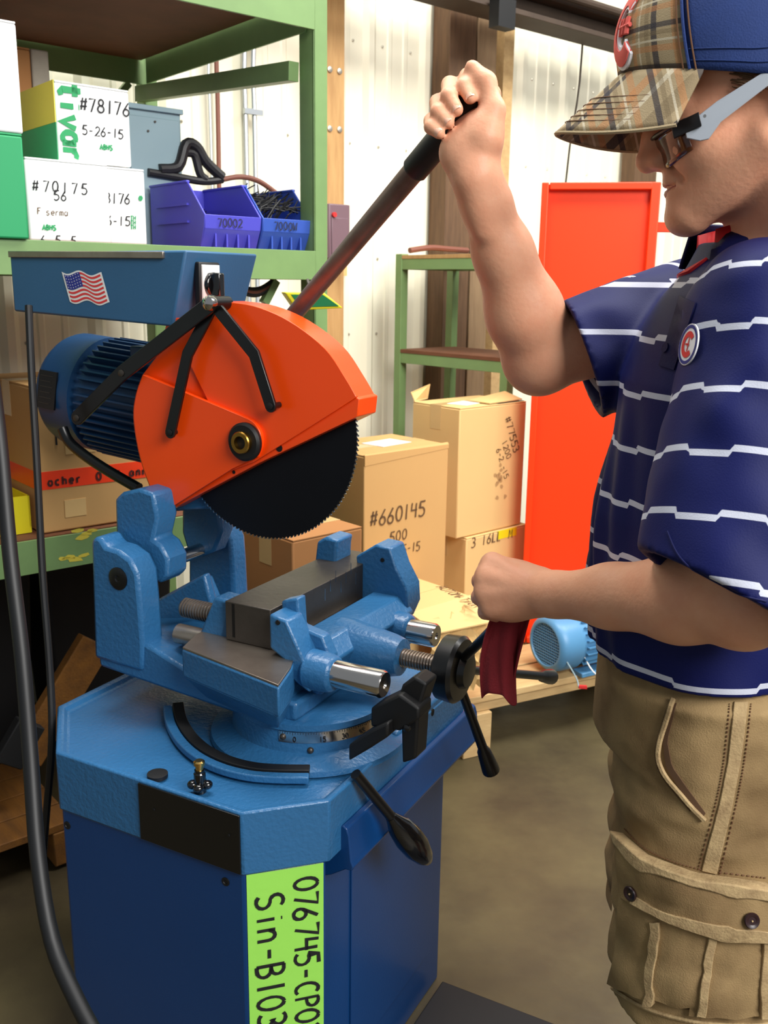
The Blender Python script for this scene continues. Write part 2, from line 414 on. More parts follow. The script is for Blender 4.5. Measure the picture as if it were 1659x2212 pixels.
# table top: a cast slab with a raised edge all round
t = B(); I1, I2 = inset(OCT, .010), inset(OCT, .018)
R3 = lambda poly, z: [(p[0], p[1], z) for p in poly]
t.rings([R3(OCT, .578), R3(OCT, TZ), R3(I1, TZ), R3(I2, TZ - .011)])
top = t.make('table_top', K['blue'], saw, bev=.003)
plate = B(); pa = MF.onv(300, 1690, -.2905); pb = MF.onv(525, 1880, -.2905)
plate.box(((pa[0] + .064) / 2, -.2915, .6285), (.064 - pa[0], .003, .095)); plate = plate.make('label_plate', K['black'], top, bev=.0006)
tag(plate, 'black label plate on the front edge')
s = B()
for x in (pa[0] + .03, .045): s.cyl((x, -.2925, .64), (x, -.2945, .64), .0022, n=10)
s.make('plate_rivets', K['blackmatt'], top)
# drain ledge: arc shaped lip with a dark inner wall, left by the turret
arcpts = [(372, 1528), (378, 1562), (398, 1598), (432, 1630), (482, 1655), (540, 1670), (600, 1675), (668, 1676)]
A = [MF.z(x, y, TZ)[:2] for x, y in arcpts]; A = [np.array(p) for p in spline([Vector((p[0], p[1], 0)) for p in A], 4)]
b = B(); b2 = B()
def strip(bb, C, w0, w1, z0, z1):
    n = len(C); out = []
    for i in range(n):
        d = C[min(i + 1, n - 1)] - C[max(i - 1, 0)]; d = d / np.linalg.norm(d); nn = np.array([d[1], -d[0], 0])
        out.append([C[i] + nn * w0 + [0, 0, z0], C[i] + nn * w1 + [0, 0, z0], C[i] + nn * w1 + [0, 0, z1], C[i] + nn * w0 + [0, 0, z1]])
    bb.rings(out)
C3 = [np.array([p[0], p[1], 0]) for p in A]
strip(b, C3, .0, .016, TZ - .006, TZ + .006); b.make('drain_lip', K['blue'], top, bev=.002)
strip(b2, C3, -.020, -.001, TZ - .006, TZ + .009); b2.make('splash_seal', K['blackmatt'], top, bev=.001)  # plain black strip along the inner edge of the lip
# shallow recess rim beside it
b = B(); rc = [MF.z(x, y, TZ - .006) for x, y in ((490, 1610), (505, 1606), (600, 1630), (628, 1645), (618, 1655))]
b.tube(rc, .0035, 8); b.make('recess_rim', K['blue'], top)
k = MF.z(432, 1700, TZ)
b = B()
b.lathe((k[0], k[1], TZ - .007), (0, 0, 1), [(0, .010), (.012, .010), (.013, .009)])
for a in range(4): b.ball((k[0] + .011 * math.cos(a * 1.57 + .5), k[1] + .011 * math.sin(a * 1.57 + .5), TZ + .004), .0085, sc=(1, 1, .8))
b.lathe((k[0], k[1], TZ + .003), (0, 0, 1), [(0, .009), (.020, .009), (.022, .0075), (.026, .0075)])
kn = b.make('coolant_knob', K['blackglossy'], top); B().lathe((k[0], k[1], TZ + .028), (0, 0, 1), [(0, .006), (.008, .006), (.009, .0085), (.014, .0085), (.016, .006)]).make('brass_tip', K['brass'], kn)
k = MF.z(340, 1668, TZ); B().lathe((k[0], k[1], TZ - .008), (0, 0, 1), [(0, .016), (.006, .016), (.0065, .012)]).make('hole_cap', K['blackmatt'], top)
# cabinet
CABP = inset(OCT, .004); CABP[2] = (.150, -.197); CABP[3] = (.13, .30)
CAB = [CABP[0], CABP[1], (.152, -.199), (.12, -.168), (.12, .30), (.05, .355)] + CABP[5:]
cab = B().prz(CAB, 0, .578).make('base_cabinet', K['bluesheet'], saw, bev=.004)
for x, y in ((145, 1783), (487, 1905)):
    q = MF.onv(x, y, -.287)
    b = B().lathe((q[0], -.2855, q[2]), (0, -1, 0), [(0, .007), (.0015, .007), (.002, .004), (.001, .0035)], 14); b.make('screw', K['blackmatt'], cab)
# side gutter of folded sheet
b = B()
prof = [(.118, .605), (.150, .612), (.160, .622), (.168, .618), (.172, .606), (.176, .565), (.180, .556), (.177, .549), (.166, .548), (.140, .530), (.118, .52)]
b.slab([(p[0], -.165, p[1]) for p in prof], [(p[0], .335, p[1]) for p in prof]); b.make('drip_ledge', K['bluesheet'], saw, bev=.002)
b = B().box((.1215, .09, .30), (.003, .32, .40)); b.make('side_door', K['bluesheet'], cab, bev=.001)
# raised side block with a bore (right of turret)
b = B(); b.pry([(.10, TZ - .02), (.156, TZ - .02), (.156, TZ + .012), (.10, TZ + .03)], .02, .30); sb = b.make('side_block', K['blue'], top, bev=.004)
q = MF.onu(933, 1527, .156); B().cyl((.155, q[1], TZ - .006), (.158, q[1], TZ - .006), .007, n=16).make('bore', K['blackmatt'], sb)
# turret
b = B().lathe((0, 0, TZ - .007), (0, 0, 1), [(0, .172), (.008, .170), (.016, .150), (.022, .134), (.058, .132), (.060, .136), (.070, .136), (.073, .128), (.073, .02)], 64)
tur = b.make('turret_ring', K['blue'], saw, smooth=50)
b = B(); a0, a1 = math.radians(-80), math.radians(-8); n = 24
strip_r = .1335
b.rings([[(r * math.cos(a), r * math.sin(a), z) for r, z in ((strip_r - .002, .712), (strip_r + .0006, .712), (strip_r + .0006, .730), (strip_r - .002, .730))] for a in [a0 + (a1 - a0) * i / n for i in range(n + 1)]])
sc_ = b.make('angle_scale', K['steel'], tur)
for dg, tx in ((-70, '0'), (-52, '15'), (-36, '30'), (-22, '45')):
    a = math.radians(dg); r = strip_r + .0012
    write(tx, (r * math.cos(a), r * math.sin(a), .714), (-math.sin(a), math.cos(a), 0), (0, 0, 1), .008, K['ink'], sc_, 'numeral', sw=.16, adv=.75)
b = B()
for i in range(40):
    a = a0 + (a1 - a0) * (i + .5) / 40; r = strip_r + .001; h = .005 if i % 5 == 0 else .003
    b.bar((r * math.cos(a), r * math.sin(a), .730 - h), (r * math.cos(a), r * math.sin(a), .7295), .0006, .0004, up=(math.cos(a), math.sin(a), 0))
b.make('scale_marks', K['ink'], sc_, kind='stuff')
for dg, z in ((-77, .721), (-58, .700)):
    a = math.radians(dg); B().ball((.1335 * math.cos(a), .1335 * math.sin(a), z), .0055, 12).make('bolt_head', K['darksteel'], tur)
# swivel casting: base arm, pivot uprights, gusset
low = mv(-.12, [(208, 1390), (312, 1390), (420, 1458), (640, 1520), (640, 1560), (520, 1546), (215, 1440)])
b = B().pry(low, -.12, .18); swiv = b.make('swivel_arm', K['blue'], saw, bev=.006)
upr = mv(-.12, [(200, 1165), (213, 1157), (222, 1164), (232, 1180), (258, 1188), (285, 1208), (300, 1240), (306, 1300), (313, 1395), (312, 1450), (208, 1420)])
for y0, y1 in ((-.125, -.072), (.132, .18)):
    b = B().pry(upr, y0, y1); b.make('pivot_upright', K['blue'], swiv, bev=.007)
q = MF.onv(255, 1250, -.126)
b = B().lathe((q[0], -.124, q[2]), (0, -1, 0), [(0, .020), (.003, .020), (.004, .017), (.004, .006), (.0025, .004)]); b.make('pivot_cap', K['black'], swiv)
PV = q
B().cyl((q[0] + .005, -.08, q[2]), (q[0] + .005, .14, q[2]), .013).make('hinge_shaft', K['steel'], swiv)
b = B(); g = mv(.03, [(330, 1300), (440, 1240), (455, 1300), (470, 1420), (330, 1420)]); b.pry(g, .03, .05)
g = mv(.08, [(400, 1290), (445, 1245), (480, 1330), (480, 1400), (400, 1400)]); b.pry(g, .08, .10)
b.make('gusset', K['blue'], swiv, bev=.005)
# saw head: forks on the hinge, gear case
fork = mv(-.066, [(247, 1078), (262, 1064), (300, 1056), (330, 1066), (340, 1120), (330, 1166), (346, 1178), (362, 1208), (362, 1246), (344, 1262), (322, 1244), (312, 1206), (298, 1192), (250, 1168)])
b = B().pry(fork, -.066, -.012)
fk = mv(.085, [(392, 1060), (470, 1090), (478, 1150), (462, 1192), (432, 1205), (404, 1190), (392, 1150)])
b.pry(fk, .085, .125)
b.pry(mv(.03, [(330, 1040), (450, 1040), (450, 1100), (340, 1108)]), .03, .10)
head = b.make('head_fork', K['blue'], saw, bev=.006)
gc = [(-.34, 1.05), (-.24, 1.03), (-.05, 1.12), (-.03, 1.22), (-.12, 1.30), (-.34, 1.30)]
B().pry([(p[0], 0, p[1]) for p in gc], .058, .15).make('gear_case', K['blue'], saw, bev=.01)
# blade
BC = MF.onv(566, 931, .02); b = B(); nt_, r_ = 150, .186
ri = []
for y in (.0185, .0215):
    ri.append([(BC[0] + (r_ - (.0042 if i % 2 else 0)) * math.cos(i * math.pi / nt_ + (0.012 if i % 2 else 0)), y, BC[2] + (r_ - (.0042 if i % 2 else 0)) * math.sin(i * math.pi / nt_ + (0.012 if i % 2 else 0))) for i in range(2 * nt_)])
b.rings(ri); blade = b.make('saw_blade', K['blade'], saw, smooth=20)
# teeth tips (bright)
b = B()
for i in range(0, 2 * nt_, 2):
    a = i * math.pi / nt_; c = np.array([BC[0] + (r_ - .0012) * math.cos(a), .02, BC[2] + (r_ - .0012) * math.sin(a)])
    b.box(c, (.0024, .0036, .0024), M=Matrix.Translation(Vector(c)) @ Matrix.Rotation(-a, 4, 'Y'))
b.make('tooth_tips', K['steel'], blade, kind='stuff')
# guard
def curve2(pts, sub=5): return [tuple(p) for p in spline([Vector((p[0], p[1], 0)) for p in pts], sub)]
arcB = curve2([(480, 651), (550, 662), (625, 695), (700, 753), (745, 818), (768, 858)])
arcL = curve2([(345, 1101), (318, 1040), (298, 975), (287, 900), (293, 850), (307, 810)])
y = -.004
b = B().pry(mv(y, arcB + [(776, 862), (772, 900)] + [(560, 1000), (372, 1100)] + arcL + [(345, 760), (362, 684), (392, 688)]), y, .056)
gh = b.make('blade_guard', K['orange'], saw, bev=.0015, smooth=30); tag(gh, 'orange sheet metal blade guard')
b = B().pry(mv(-.012, arcB + [(700, 902), (548, 998), (440, 1040), (452, 876), (405, 780)]), -.010, -.003); b.make('guard_face', K['orange'], gh, bev=.0008, smooth=30)
hubarc = curve2([(520, 899), (545, 912), (560, 935), (562, 962), (552, 988)])
b = B().pry(mv(-.02, hubarc + [(500, 1013), (366, 1098)] + arcL), -.018, -.0095); gcov = b.make('guard_cover', K['orange'], gh, bev=.0008, smooth=30)
hb = MF.onv(522, 956, -.03)
b = B().lathe((hb[0], -.018, hb[2]), (0, -1, 0), [(0, .032), (.006, .032), (.010, .028), (.010, .015)], 36); b.make('hub_washer', K['blackmatt'], gcov)
b = B().lathe((hb[0], -.018, hb[2]), (0, -1, 0), [(.004, .0185), (.016, .0185), (.018, .017), (.018, .011), (.004, .0105)], 28); b.make('bronze_bush', K['bronze'], gcov)
B().cyl((hb[0], -.021, hb[2]), (hb[0], -.022, hb[2]), .011).make('bush_bore', K['blackmatt'], gcov)
for px_, r in (((603, 968), .0062), ((505, 1020), .003)):
    q = MF.onv(px_[0], px_[1], -.0045); B().cyl((q[0], -.0035, q[2]), (q[0], -.0048, q[2]), r, n=18).make('guard_hole', K['blackmatt'], gh)
# linkage
def flatbar(name, pts, w, y, th=.006, par=None, ends=True):
    pp = mv(y, pts); L, Rr = [], []
    for i, p in enumerate(pp):
        d0 = pp[i] - pp[i - 1] if i else pp[1] - pp[0]; d1 = pp[i + 1] - pp[i] if i < len(pp) - 1 else d0
        d0 = d0 / np.linalg.norm(d0); d1 = d1 / np.linalg.norm(d1)
        n0 = np.array([-d0[2], 0, d0[0]]); n1 = np.array([-d1[2], 0, d1[0]]); kk = (n0 + n1) / (1 + n0 @ n1)
        e = np.zeros(3)
        if ends and i == 0: cap0 = [p + w / 2 * (n0 * math.cos(a) - d0 * math.sin(a)) for a in np.linspace(0, math.pi, 7)[1:-1]]
        if ends and i == len(pp) - 1: cap1 = [p + w / 2 * (-n0 * math.cos(a) + d0 * math.sin(a)) for a in np.linspace(math.pi, 0, 7)[1:-1]]
        L.append(p + kk * w / 2); Rr.append(p - kk * w / 2)
    poly = L + (cap1 if ends else []) + Rr[::-1] + (cap0[::-1] if ends else [])
    return B().pry(poly, y, y + th).make(name, K['black'], par or saw, bev=.001)
for pts, w, y in ((((455, 655), (262, 806), (165, 903)), .026, -.045), (((457, 662), (403, 765), (366, 935)), .020, -.034), (((462, 660), (547, 765), (583, 878)), .020, -.038)):
    lk = flatbar('link_arm', pts, w, y)
    for p in (pts[-1], pts[1]) if w > .022 else (pts[-1],):
        q = MF.onv(p[0], p[1], y); B().lathe((q[0], y, q[2]), (0, -1, 0), [(0, .006), (.002, .006), (.003, .003)], 12).make('pin', K['blackmatt'] if w < .022 else K['darksteel'], lk)
    if w < .022:
        B().cyl((q[0], y + .006, q[2]), (q[0], -.012, q[2]), .005).make('pin_spacer', K['black'], lk)
q = MF.onv(455, 655, -.05)
b = B().cyl((q[0], -.05, q[2]), (q[0], -.006, q[2]), .011); b.make('link_pivot', K['black'], saw)
B().lathe((q[0], -.046, q[2]), (0, -1, 0), [(0, .011), (.006, .0125), (.012, .011), (.016, .006), (.017, .001)], 20).make('pivot_nut', K['steel'], saw)
# control box
bx = [MF.onv(x, y, -.01) for x, y in ((20, 546), (402, 540), (372, 706), (30, 673))]
F4 = [(p[0], -.01, p[2]) for p in bx]; Bk = [(p[0], .19, p[2] + (.02 if i > 1 else .0)) for i, p in enumerate(bx)]
cb = B().slab(F4, Bk).make('control_box', K['bluebox'], saw, bev=.004)
l0, l1 = MF.onv(20, 549, -.012), MF.onv(354, 551, -.012)
B().bar(l0, l1, .006, .011).make('trim_bar', K['machined'], cb, bev=.001)
# flag sticker: waving flag built from narrow columns
def onbox(x, y): return MF.onv(x, y, -.0112)
fb = {'w': B(), 'r': B(), 'b': B()}
tl, tr, bl = (133, 592), (219, 592), (150, 657)
nC = 26
def fp(a, c):   # a 0..1 along, c 0..1 down
    wv = 4.5 * math.sin(a * 9.5 + .6) - 1
    return (138 + a * 78 + c * 16 + a * 0, 591 + c * 58 + wv + a * 5)
def fq(bb, a0, a1, c0, c1, lift):
    vs = [bb.V(MF.onv(*fp(a, c), -.0104 - lift)) for a, c in ((a0, c0), (a1, c0), (a1, c1), (a0, c1))]; bb.F(vs)
for i in range(nC):
    a0, a1 = i / nC, (i + 1) / nC
    fq(fb['w'], a0 * 1.1 - .05, a1 * 1.1 - .05, -.06, 1.06, .0005)
    for k in range(7):
        if k > 3 or a0 > .41: fq(fb['r'], a0, a1, 2 * k / 13, (2 * k + 1) / 13, .0010)
    if a0 < .42: fq(fb['b'], a0, a1, 0, 7 / 13, .0012)
fl = fb['w'].make('flag_sticker', K['white'], cb, smooth=0, recalc=False); fb['r'].make('flag_stripes', K['flagred'], fl, smooth=0, recalc=False); fb['b'].make('flag_canton', K['flagblue'], fl, smooth=0, recalc=False)
b = B()
for r in range(5):
    for c in range(6):
        a, d = .035 + c * .067, .045 + r * .105
        vs = [b.V(MF.onv(*fp(a + dx, d + dy), -.0118)) for dx, dy in ((-.014, 0), (0, -.02), (.014, 0), (0, .02))]; b.F(vs)
b.make('flag_stars', K['white'], fl, smooth=0, recalc=False, kind='stuff')
# switch on the right cheek
ur = bx[1][0] - .006
s0, s1 = MF.onu(424, 590, ur), MF.onu(466, 640, ur)
b = B().box((ur + .003, (s0[1] + s1[1]) / 2, (s0[2] + s1[2]) / 2), (.012, .055, .075)); swp = b.make('switch_plate', K['blackmatt'], cb, bev=.003)
b = B().box((ur + .010, (s0[1] + s1[1]) / 2, (s0[2] + s1[2]) / 2 + .002), (.004, .046, .062)); b.make('switch_face', K['white'], swp, bev=.001)
b = B().box((ur + .024, (s0[1] + s1[1]) / 2 - .004, (s0[2] + s1[2]) / 2), (.026, .016, .040)); b.cyl((ur + .01, (s0[1] + s1[1]) / 2, (s0[2] + s1[2]) / 2), (ur + .02, (s0[1] + s1[1]) / 2, (s0[2] + s1[2]) / 2), .021, n=24); b.make('switch_knob', K['blackglossy'], swp, bev=.003)
# motor
vm = .215
mL, mR = MF.onv(158, 838, vm), MF.onv(330, 872, vm); ax = (mR - mL); Lm = np.linalg.norm(ax); ax /= Lm; rm = .118
motor = B().lathe(mL, ax, [(.05, rm - .004), (.10, rm - .012), (Lm + .22, rm - .012), (Lm + .22, .02)], 40).make('motor', K['bluemotor'], saw)
B().lathe(mL, ax, [(-.004, .03), (-.004, rm - .03), (.004, rm - .012), (.018, rm - .002), (.03, rm + .002), (.105, rm + .002), (.106, rm - .008)], 44).make('fan_cover', K['bluemotor'], motor, smooth=50)
X_, Y_, D_ = axes(ax); X_, Y_ = np.array(X_), np.array(Y_)
for i in range(46):
    a = 2 * math.pi * i / 46; d = X_ * math.cos(a) + Y_ * math.sin(a)
    if d[1] > .55: continue
    b = B(); p0 = mL + ax * .125 + d * (rm - .006); p1 = mL + ax * (Lm + .20) + d * (rm - .006)
    b.bar(p0, p1, .0035, .022, up=d)
    b.make('fin', K['bluemotor'], motor, smooth=0)
d = np.array([0.0, -1, 0.12]); d = d - ax * (d @ ax); d /= np.linalg.norm(d); sd = np.cross(ax, d)
npc = mL + ax * .052 + d * (rm + .003)
b = B(); b.slab([npc + ax * i * .024 + sd * j * .038 - d * .003 for i, j in ((-1, -1), (1, -1), (1, 1), (-1, 1))], [npc + ax * i * .024 + sd * j * .038 + d * .0015 for i, j in ((-1, -1), (1, -1), (1, 1), (-1, 1))])
npl = b.make('nameplate', K['black'], motor)
b = B()
for k in range(6): b.bar(npc + sd * (-.028 + k * .011) - ax * .018 + d * .0022, npc + sd * (-.028 + k * .011) + ax * (.016 - .006 * (k % 2)) + d * .0022, .001, .001, up=d)
b.make('plate_print', K['darksteel'], npl, kind='stuff')
b = B().box(mL + ax * .30 + np.array([0, -.03, rm - .01]), (.12, .10, .04)); b.make('terminal_box', K['bluemotor'], motor, bev=.004)
b = B().tube([MF.onv(x, y, .06) for x, y in ((135, 925), (150, 955), (185, 985), (235, 1018), (300, 1055))], .0105, 12); b.make('spring_tube', K['black'], saw)
# feed lever with rubber grip
LA = MF.w(-.175, .12, 1.30); LT = P(1012, 228, 1.285); lv = (LT - LA)
lm = P(905, 362, 1.30)
b = B().cyl(LA, LA + lv * .86, .0135, .0165, 18); lever = b.make('feed_lever', K['leversteel'], saw, world=True)
b = B().lathe(LA + lv * .78, lv / np.linalg.norm(lv), [(0, .017), (.004, .0195), (.03, .0195), (np.linalg.norm(lv) * .25, .0195), (np.linalg.norm(lv) * .258, .014)], 22); b.make('grip', K['blackmatt'], lever, world=True)
# vise: bed, fixed jaw, moving jaw, bars, screw
BZ = .846
bedp = [MF.z(x, y, BZ)[:2] for x, y in ((392, 1398), (602, 1481), (630, 1441))]
bed = [tuple(bedp[0]), tuple(bedp[1]), tuple(bedp[2]), (.02, -.07), (.045, .27), (-.155, .29), (-.165, -.10)]
b = B().prz(bed, BZ - .052, BZ - .003); b.prz([(-.13, -.10), (.03, -.12), (.03, .2), (-.13, .22)], .735, BZ - .05)
b.slab([(p[0] * .75 - .02, p[1] * .75, .745) for p in bed], [(p[0], p[1], BZ - .05) for p in bed])
vb = b.make('vise_bed', K['blue'], saw, bev=.004); B().prz(inset(bed, .0015), BZ - .004, BZ).make('bed_wear_plate', K['machined'], vb, bev=.0008)
yj = -.085
b = B().pry(mv(yj, [(462, 1289), (505, 1300), (509, 1388), (428, 1374)]), yj, -.045)
b.pry(mv(yj, [(490, 1298), (506, 1300), (509, 1388), (470, 1384)]), yj, .25)
b.pry(mv(.2, [(690, 1168), (708, 1158), (735, 1165), (732, 1182), (728, 1260), (680, 1260)]), .19, .25)
fj = b.make('fixed_jaw', K['blue'], saw, bev=.005)
fx = MF.onv(505, 1300, yj)
B().box((fx[0] + .006, .06, BZ + .036), (.010, .31, .062)).make('jaw_plate', K['blackmatt'], fj, bev=.002)
# moving jaw
ym_ = -.115
jx = mv(ym_, [(581, 1326), (618, 1341), (664, 1446), (668, 1498), (632, 1470), (624, 1436), (582, 1400)])
b = B().pry(jx, ym_, -.068)
b.pry(mv(-.068, [(612, 1296), (648, 1289), (652, 1352), (700, 1372), (720, 1420), (690, 1500), (620, 1440)]), -.075, -.05)
yf = .205
jf = mv(yf, [(768, 1202), (810, 1177), (842, 1184), (856, 1228), (878, 1272), (880, 1312), (864, 1348), (815, 1322), (778, 1292)])
b.pry(jf, yf, .262)
b.pry([(.0, .80), (.07, .80), (.085, .835), (.06, .862), (.005, .862)], -.07, .22)
for yy in (-.09, .17):
    z0 = MF.onv(725, 1457, -.09)[2] if yy < 0 else .815
    b.lathe((.055 if yy < 0 else .02, yy, z0), (1, 0, 0), [(0, .033), (.035 if yy < 0 else .07, .031), (.048 if yy < 0 else .083, .028), (.050 if yy < 0 else .085, .018)], 24)
b.box((.03, .05, .79), (.07, .24, .03))
mj = b.make('moving_jaw', K['blue'], saw, bev=.004)
SZ = .820
b = B().lathe((.035, .04, SZ), (1, 0, 0), [(0, .048), (.02, .047), (.10, .036), (.118, .031), (.120, .018)], 32); b.make('screw_boss', K['blue'], mj)
for q in ((600, 1345), (826, 1210)):
    p = MF.onv(q[0], q[1], ym_ - .001 if q[0] < 700 else yf - .001)
    B().cyl((p[0], p[1] + .002, p[2]), (p[0], p[1] - .0006, p[2]), .004, n=12).make('jaw_bolt', K['blackmatt'], mj)
for yy, z, x0, x1 in ((-.09, .829, .09, .19), (.17, .815, .06, .155)):
    B().lathe((x0, yy, z), (1, 0, 0), [(0, .0215), (x1 - x0 - .004, .0215), (x1 - x0, .019), (x1 - x0, .006), (x1 - x0 - .003, .004)], 28).make('guide_bar', K['steel'], saw)
def screw(p0, p1, r, pitch, name, par):
    p0, p1 = np.array(p0), np.array(p1); L = np.linalg.norm(p1 - p0); prof = []; n = int(L / pitch)
    for i in range(n): prof += [(i * pitch, r * .84), (i * pitch + pitch * .3, r * .84), (i * pitch + pitch * .5, r), (i * pitch + pitch * .8, r)]
    return B().lathe(p0, p1 - p0, prof + [(L, r * .84)], 20).make(name, K['machined'], par, smooth=25)
screw((.13, .04, SZ), (.24, .04, SZ), .0155, .0052, 'vise_screw', saw)
q = MF.onv(428, 1318, -.035); screw((q[0] - .032, -.035, q[2]), (q[0] + .08, -.035, q[2]), .0175, .006, 'screw_tail', saw)
q = MF.onv(412, 1374, -.075); B().cyl((q[0] - .026, -.075, q[2]), (q[0] + .06, -.075, q[2]), .0175).make('guide_bar_tail', K['machined'], saw)
# hand wheel with three handles
hwx = .238
hw = B().lathe((hwx - .012, .04, SZ), (1, 0, 0), [(0, .025), (.0, .046), (.004, .053), (.030, .055), (.036, .050), (.038, .030), (.048, .026), (.050, .01)], 40).make('hand_wheel', K['black'], saw, smooth=40)
HWC = np.array([hwx + .008, .04, SZ])
hends = []
for x, y in ((1128, 1296), (1062, 1668), (1192, 1462)):
    e = MF.l(P(x, y, 1.385)) if x == 1128 else MF.onu(x, y, hwx + .045); d = e - HWC; L = np.linalg.norm(d); d /= L; hends.append(e)
    b = B().lathe(HWC + d * .03, d, [(0, .0075), (L - .09, .0085), (L - .082, .012), (L - .04, .0155), (L - .034, .0155), (L - .031, .010)], 6 if False else 16)
    b.make('handle', K['black'], hw)
# work stop clamp at the right of the turret
b = B()
c0 = MF.onv(870, 1505, -.06)
def pb(x, y, v): return MF.onv(x, y, v)
b.pry([pb(*p, -.10) for p in ((840, 1560), (868, 1480), (895, 1462), (922, 1478), (905, 1530), (898, 1640), (868, 1650), (866, 1570))], -.10, -.06)
b.pry([pb(*p, -.13) for p in ((752, 1610), (800, 1578), (838, 1560), (838, 1592), (798, 1618), (752, 1645))], -.13, -.09)
b.pry([pb(*p, -.115) for p in ((800, 1530), (862, 1500), (905, 1530), (905, 1555), (862, 1580), (800, 1570))], -.115, -.07)
stop = b.make('work_stop', K['blackmatt'], saw, bev=.004)
q = pb(905, 1468, -.085); B().cyl(q - np.array([0, 0, .006]), q + np.array([0, 0, .005]), .009, n=6).make('bolt', K['black'], stop)
q = pb(880, 1572, -.112); B().lathe(q, (0, -1, 0), [(0, .006), (.004, .006), (.006, .003)], 12).make('bolt', K['black'], stop)
# turret lock lever with oval knob
a_, e_ = MF.onu(768, 1672, .165), MF.onu(926, 1862, .235); dd = e_ - a_; L = np.linalg.norm(dd); dd /= L
ll = B().cyl(a_, a_ + dd * L * .58, .0085, n=14).make('lock_lever', K['black'], saw)
B().lathe(a_, dd, [(L * .46, .009), (L * .5, .012), (L * .58, .0195), (L * .70, .0235), (L * .82, .0225), (L * .93, .016), (L * .985, .009), (L, .002)], 24).make('oval_knob', K['blackglossy'], ll)
# green tape with handwriting on the corner facet
c1, c2 = np.array([CABP[1][0], CABP[1][1], 0]), np.array([.152, -.199, 0]); fd = (c2 - c1); fw = np.linalg.norm(fd); fd /= fw; fn = np.array([fd[1], -fd[0], 0])
off = fn * .0012
b = B(); e0, e1 = c1 + fd * .004 + off, c2 - fd * .004 + off
nz_ = 14; vr = []
for i in range(nz_ + 1):
    z = .577 - i * .45 / nz_; vr.append([b.V(e0 + [0, 0, z]), b.V((e0 + e1) / 2 + fn * .0006 + [0, 0, z]), b.V(e1 + [0, 0, z])])
for a2, b2_ in zip(vr, vr[1:]):
    for j in range(2): b.F([a2[j], b2_[j], b2_[j + 1], a2[j + 1]])
tape = b.make('tape_label', K['tapegreen'], saw, smooth=60, recalc=False); tag(tape, 'bright green tape label with black handwriting')
if Vector(tape.data.polygons[0].normal).dot(Vector(fn)) < 0: tape.data.flip_normals()
w1 = c1 + fd * fw * .60 + off + fn * .001; w2 = c1 + fd * fw * .14 + off + fn * .001
write('076745-CPO350', w1 + np.array([0, 0, .558]), (0, 0, -1), fd, .037, K['ink'], tape, 'handwriting', sw=.14, adv=.70, jit=.04)
write('Sin-B1030615', w2 + np.array([0, 0, .540]), (0, 0, -1), fd, .042, K['ink'], tape, 'handwriting', sw=.13, adv=.70, jit=.04)

# the steel bar in the vise
bl = [MF.onv(582, 1321, -.10), MF.onv(510, 1300, -.06)]
bx0, bx1, zt_ = bl[1][0] + .004, MF.onv(581, 1321, -.10)[0] - .001, bl[0][2]
bc = np.array([(bx0 + bx1) / 2, .09, BZ + .0005])
sbar = B(); hw_ = (bx1 - bx0) / 2
sbar.box((0, 0, (zt_ - BZ) / 2), (2 * hw_, .37, zt_ - BZ)); steelbar = sbar.make('steel_bar', K['darksteel'], None, bev=.0015)
_w = MF.w(*bc); steelbar.matrix_basis = Matrix.Translation(Vector(_w)) @ Matrix.Rotation(-math.radians(28), 4, 'Z')
tag(steelbar, 'dark rectangular steel bar clamped in the blue vise jaws', 'steel bar')
b = B()
for i in range(7): b.box((hw_ + .0003, -.02 + i * .018, .045 + .012 * (i % 3)), (.0006, .001, .022))
b.make('scribe_marks', K['steel'], steelbar, kind='stuff')
# ------------------------------------------------------------------ the tall green rack and what stands on it
K['rackgreen'] = mat('old green enamel', (122, 154, 96), 0.45, 0, 0.30, 6, 0.08, 40, c2=(84, 106, 70))
K['ply'] = mat('brown plywood', (120, 72, 44), 0.75, 0, 0.5, 5, 0.1, 40, c2=(70, 42, 28))
K['card'] = mat('corrugated cardboard', (205, 160, 100), 0.8, 0, 0.15, 3, 0.06, 60, c2=(180, 134, 80))
K['carddark'] = mat('brown cardboard', (178, 122, 70), 0.8, 0, 0.2, 3, 0.06, 60, c2=(150, 100, 56))
K['cardpale'] = mat('pale cardboard', (222, 184, 122), 0.8, 0, 0.15, 3, 0.06, 60, c2=(198, 158, 100))
K['whitebox'] = mat('white carton', (240, 240, 238), 0.6, 0, 0.04, 3)
K['greenbox'] = mat('green printed carton', (34, 150, 92), 0.6)
K['yellowbox'] = mat('yellow printed carton', (214, 196, 70), 0.6)
K['greysteel'] = mat('grey blue enclosure', (142, 166, 174), 0.5, 0.1)
K['binpurple'] = mat('violet plastic bin', (84, 82, 200), 0.35, 0, coat=0.1)
K['binblue'] = mat('blue plastic bin', (60, 92, 186), 0.35, 0, coat=0.1)
K['tapeclear'] = mat('packing tape', (214, 178, 122), 0.25, 0, coat=0.3)
K['orangetape'] = mat('orange warning tape', (255, 66, 22), 0.4)
K['yellowpl'] = mat('yellow plastic', (235, 220, 30), 0.45)
K['greenpl'] = mat('green plastic', (24, 120, 70), 0.45)
K['dirtyglass'] = mat('grey violet enclosure', (120, 96, 104), 0.4, 0.1)
K['hose'] = mat('black hose', (30, 28, 30), 0.5)
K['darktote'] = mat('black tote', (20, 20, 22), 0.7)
K['paper'] = mat('grey packing paper', (196, 186, 168), 0.85, 0, 0.3, 14, 0.5, 30)
RF = Fr((-.187, 2.5, 0), -40)


def fbox(b, F_, u0, u1, v0, v1, z0, z1): return b.box(F_.w((u0 + u1) / 2, (v0 + v1) / 2, (z0 + z1) / 2), (u1 - u0, v1 - v0, z1 - z0), -math.radians(F_.yaw))


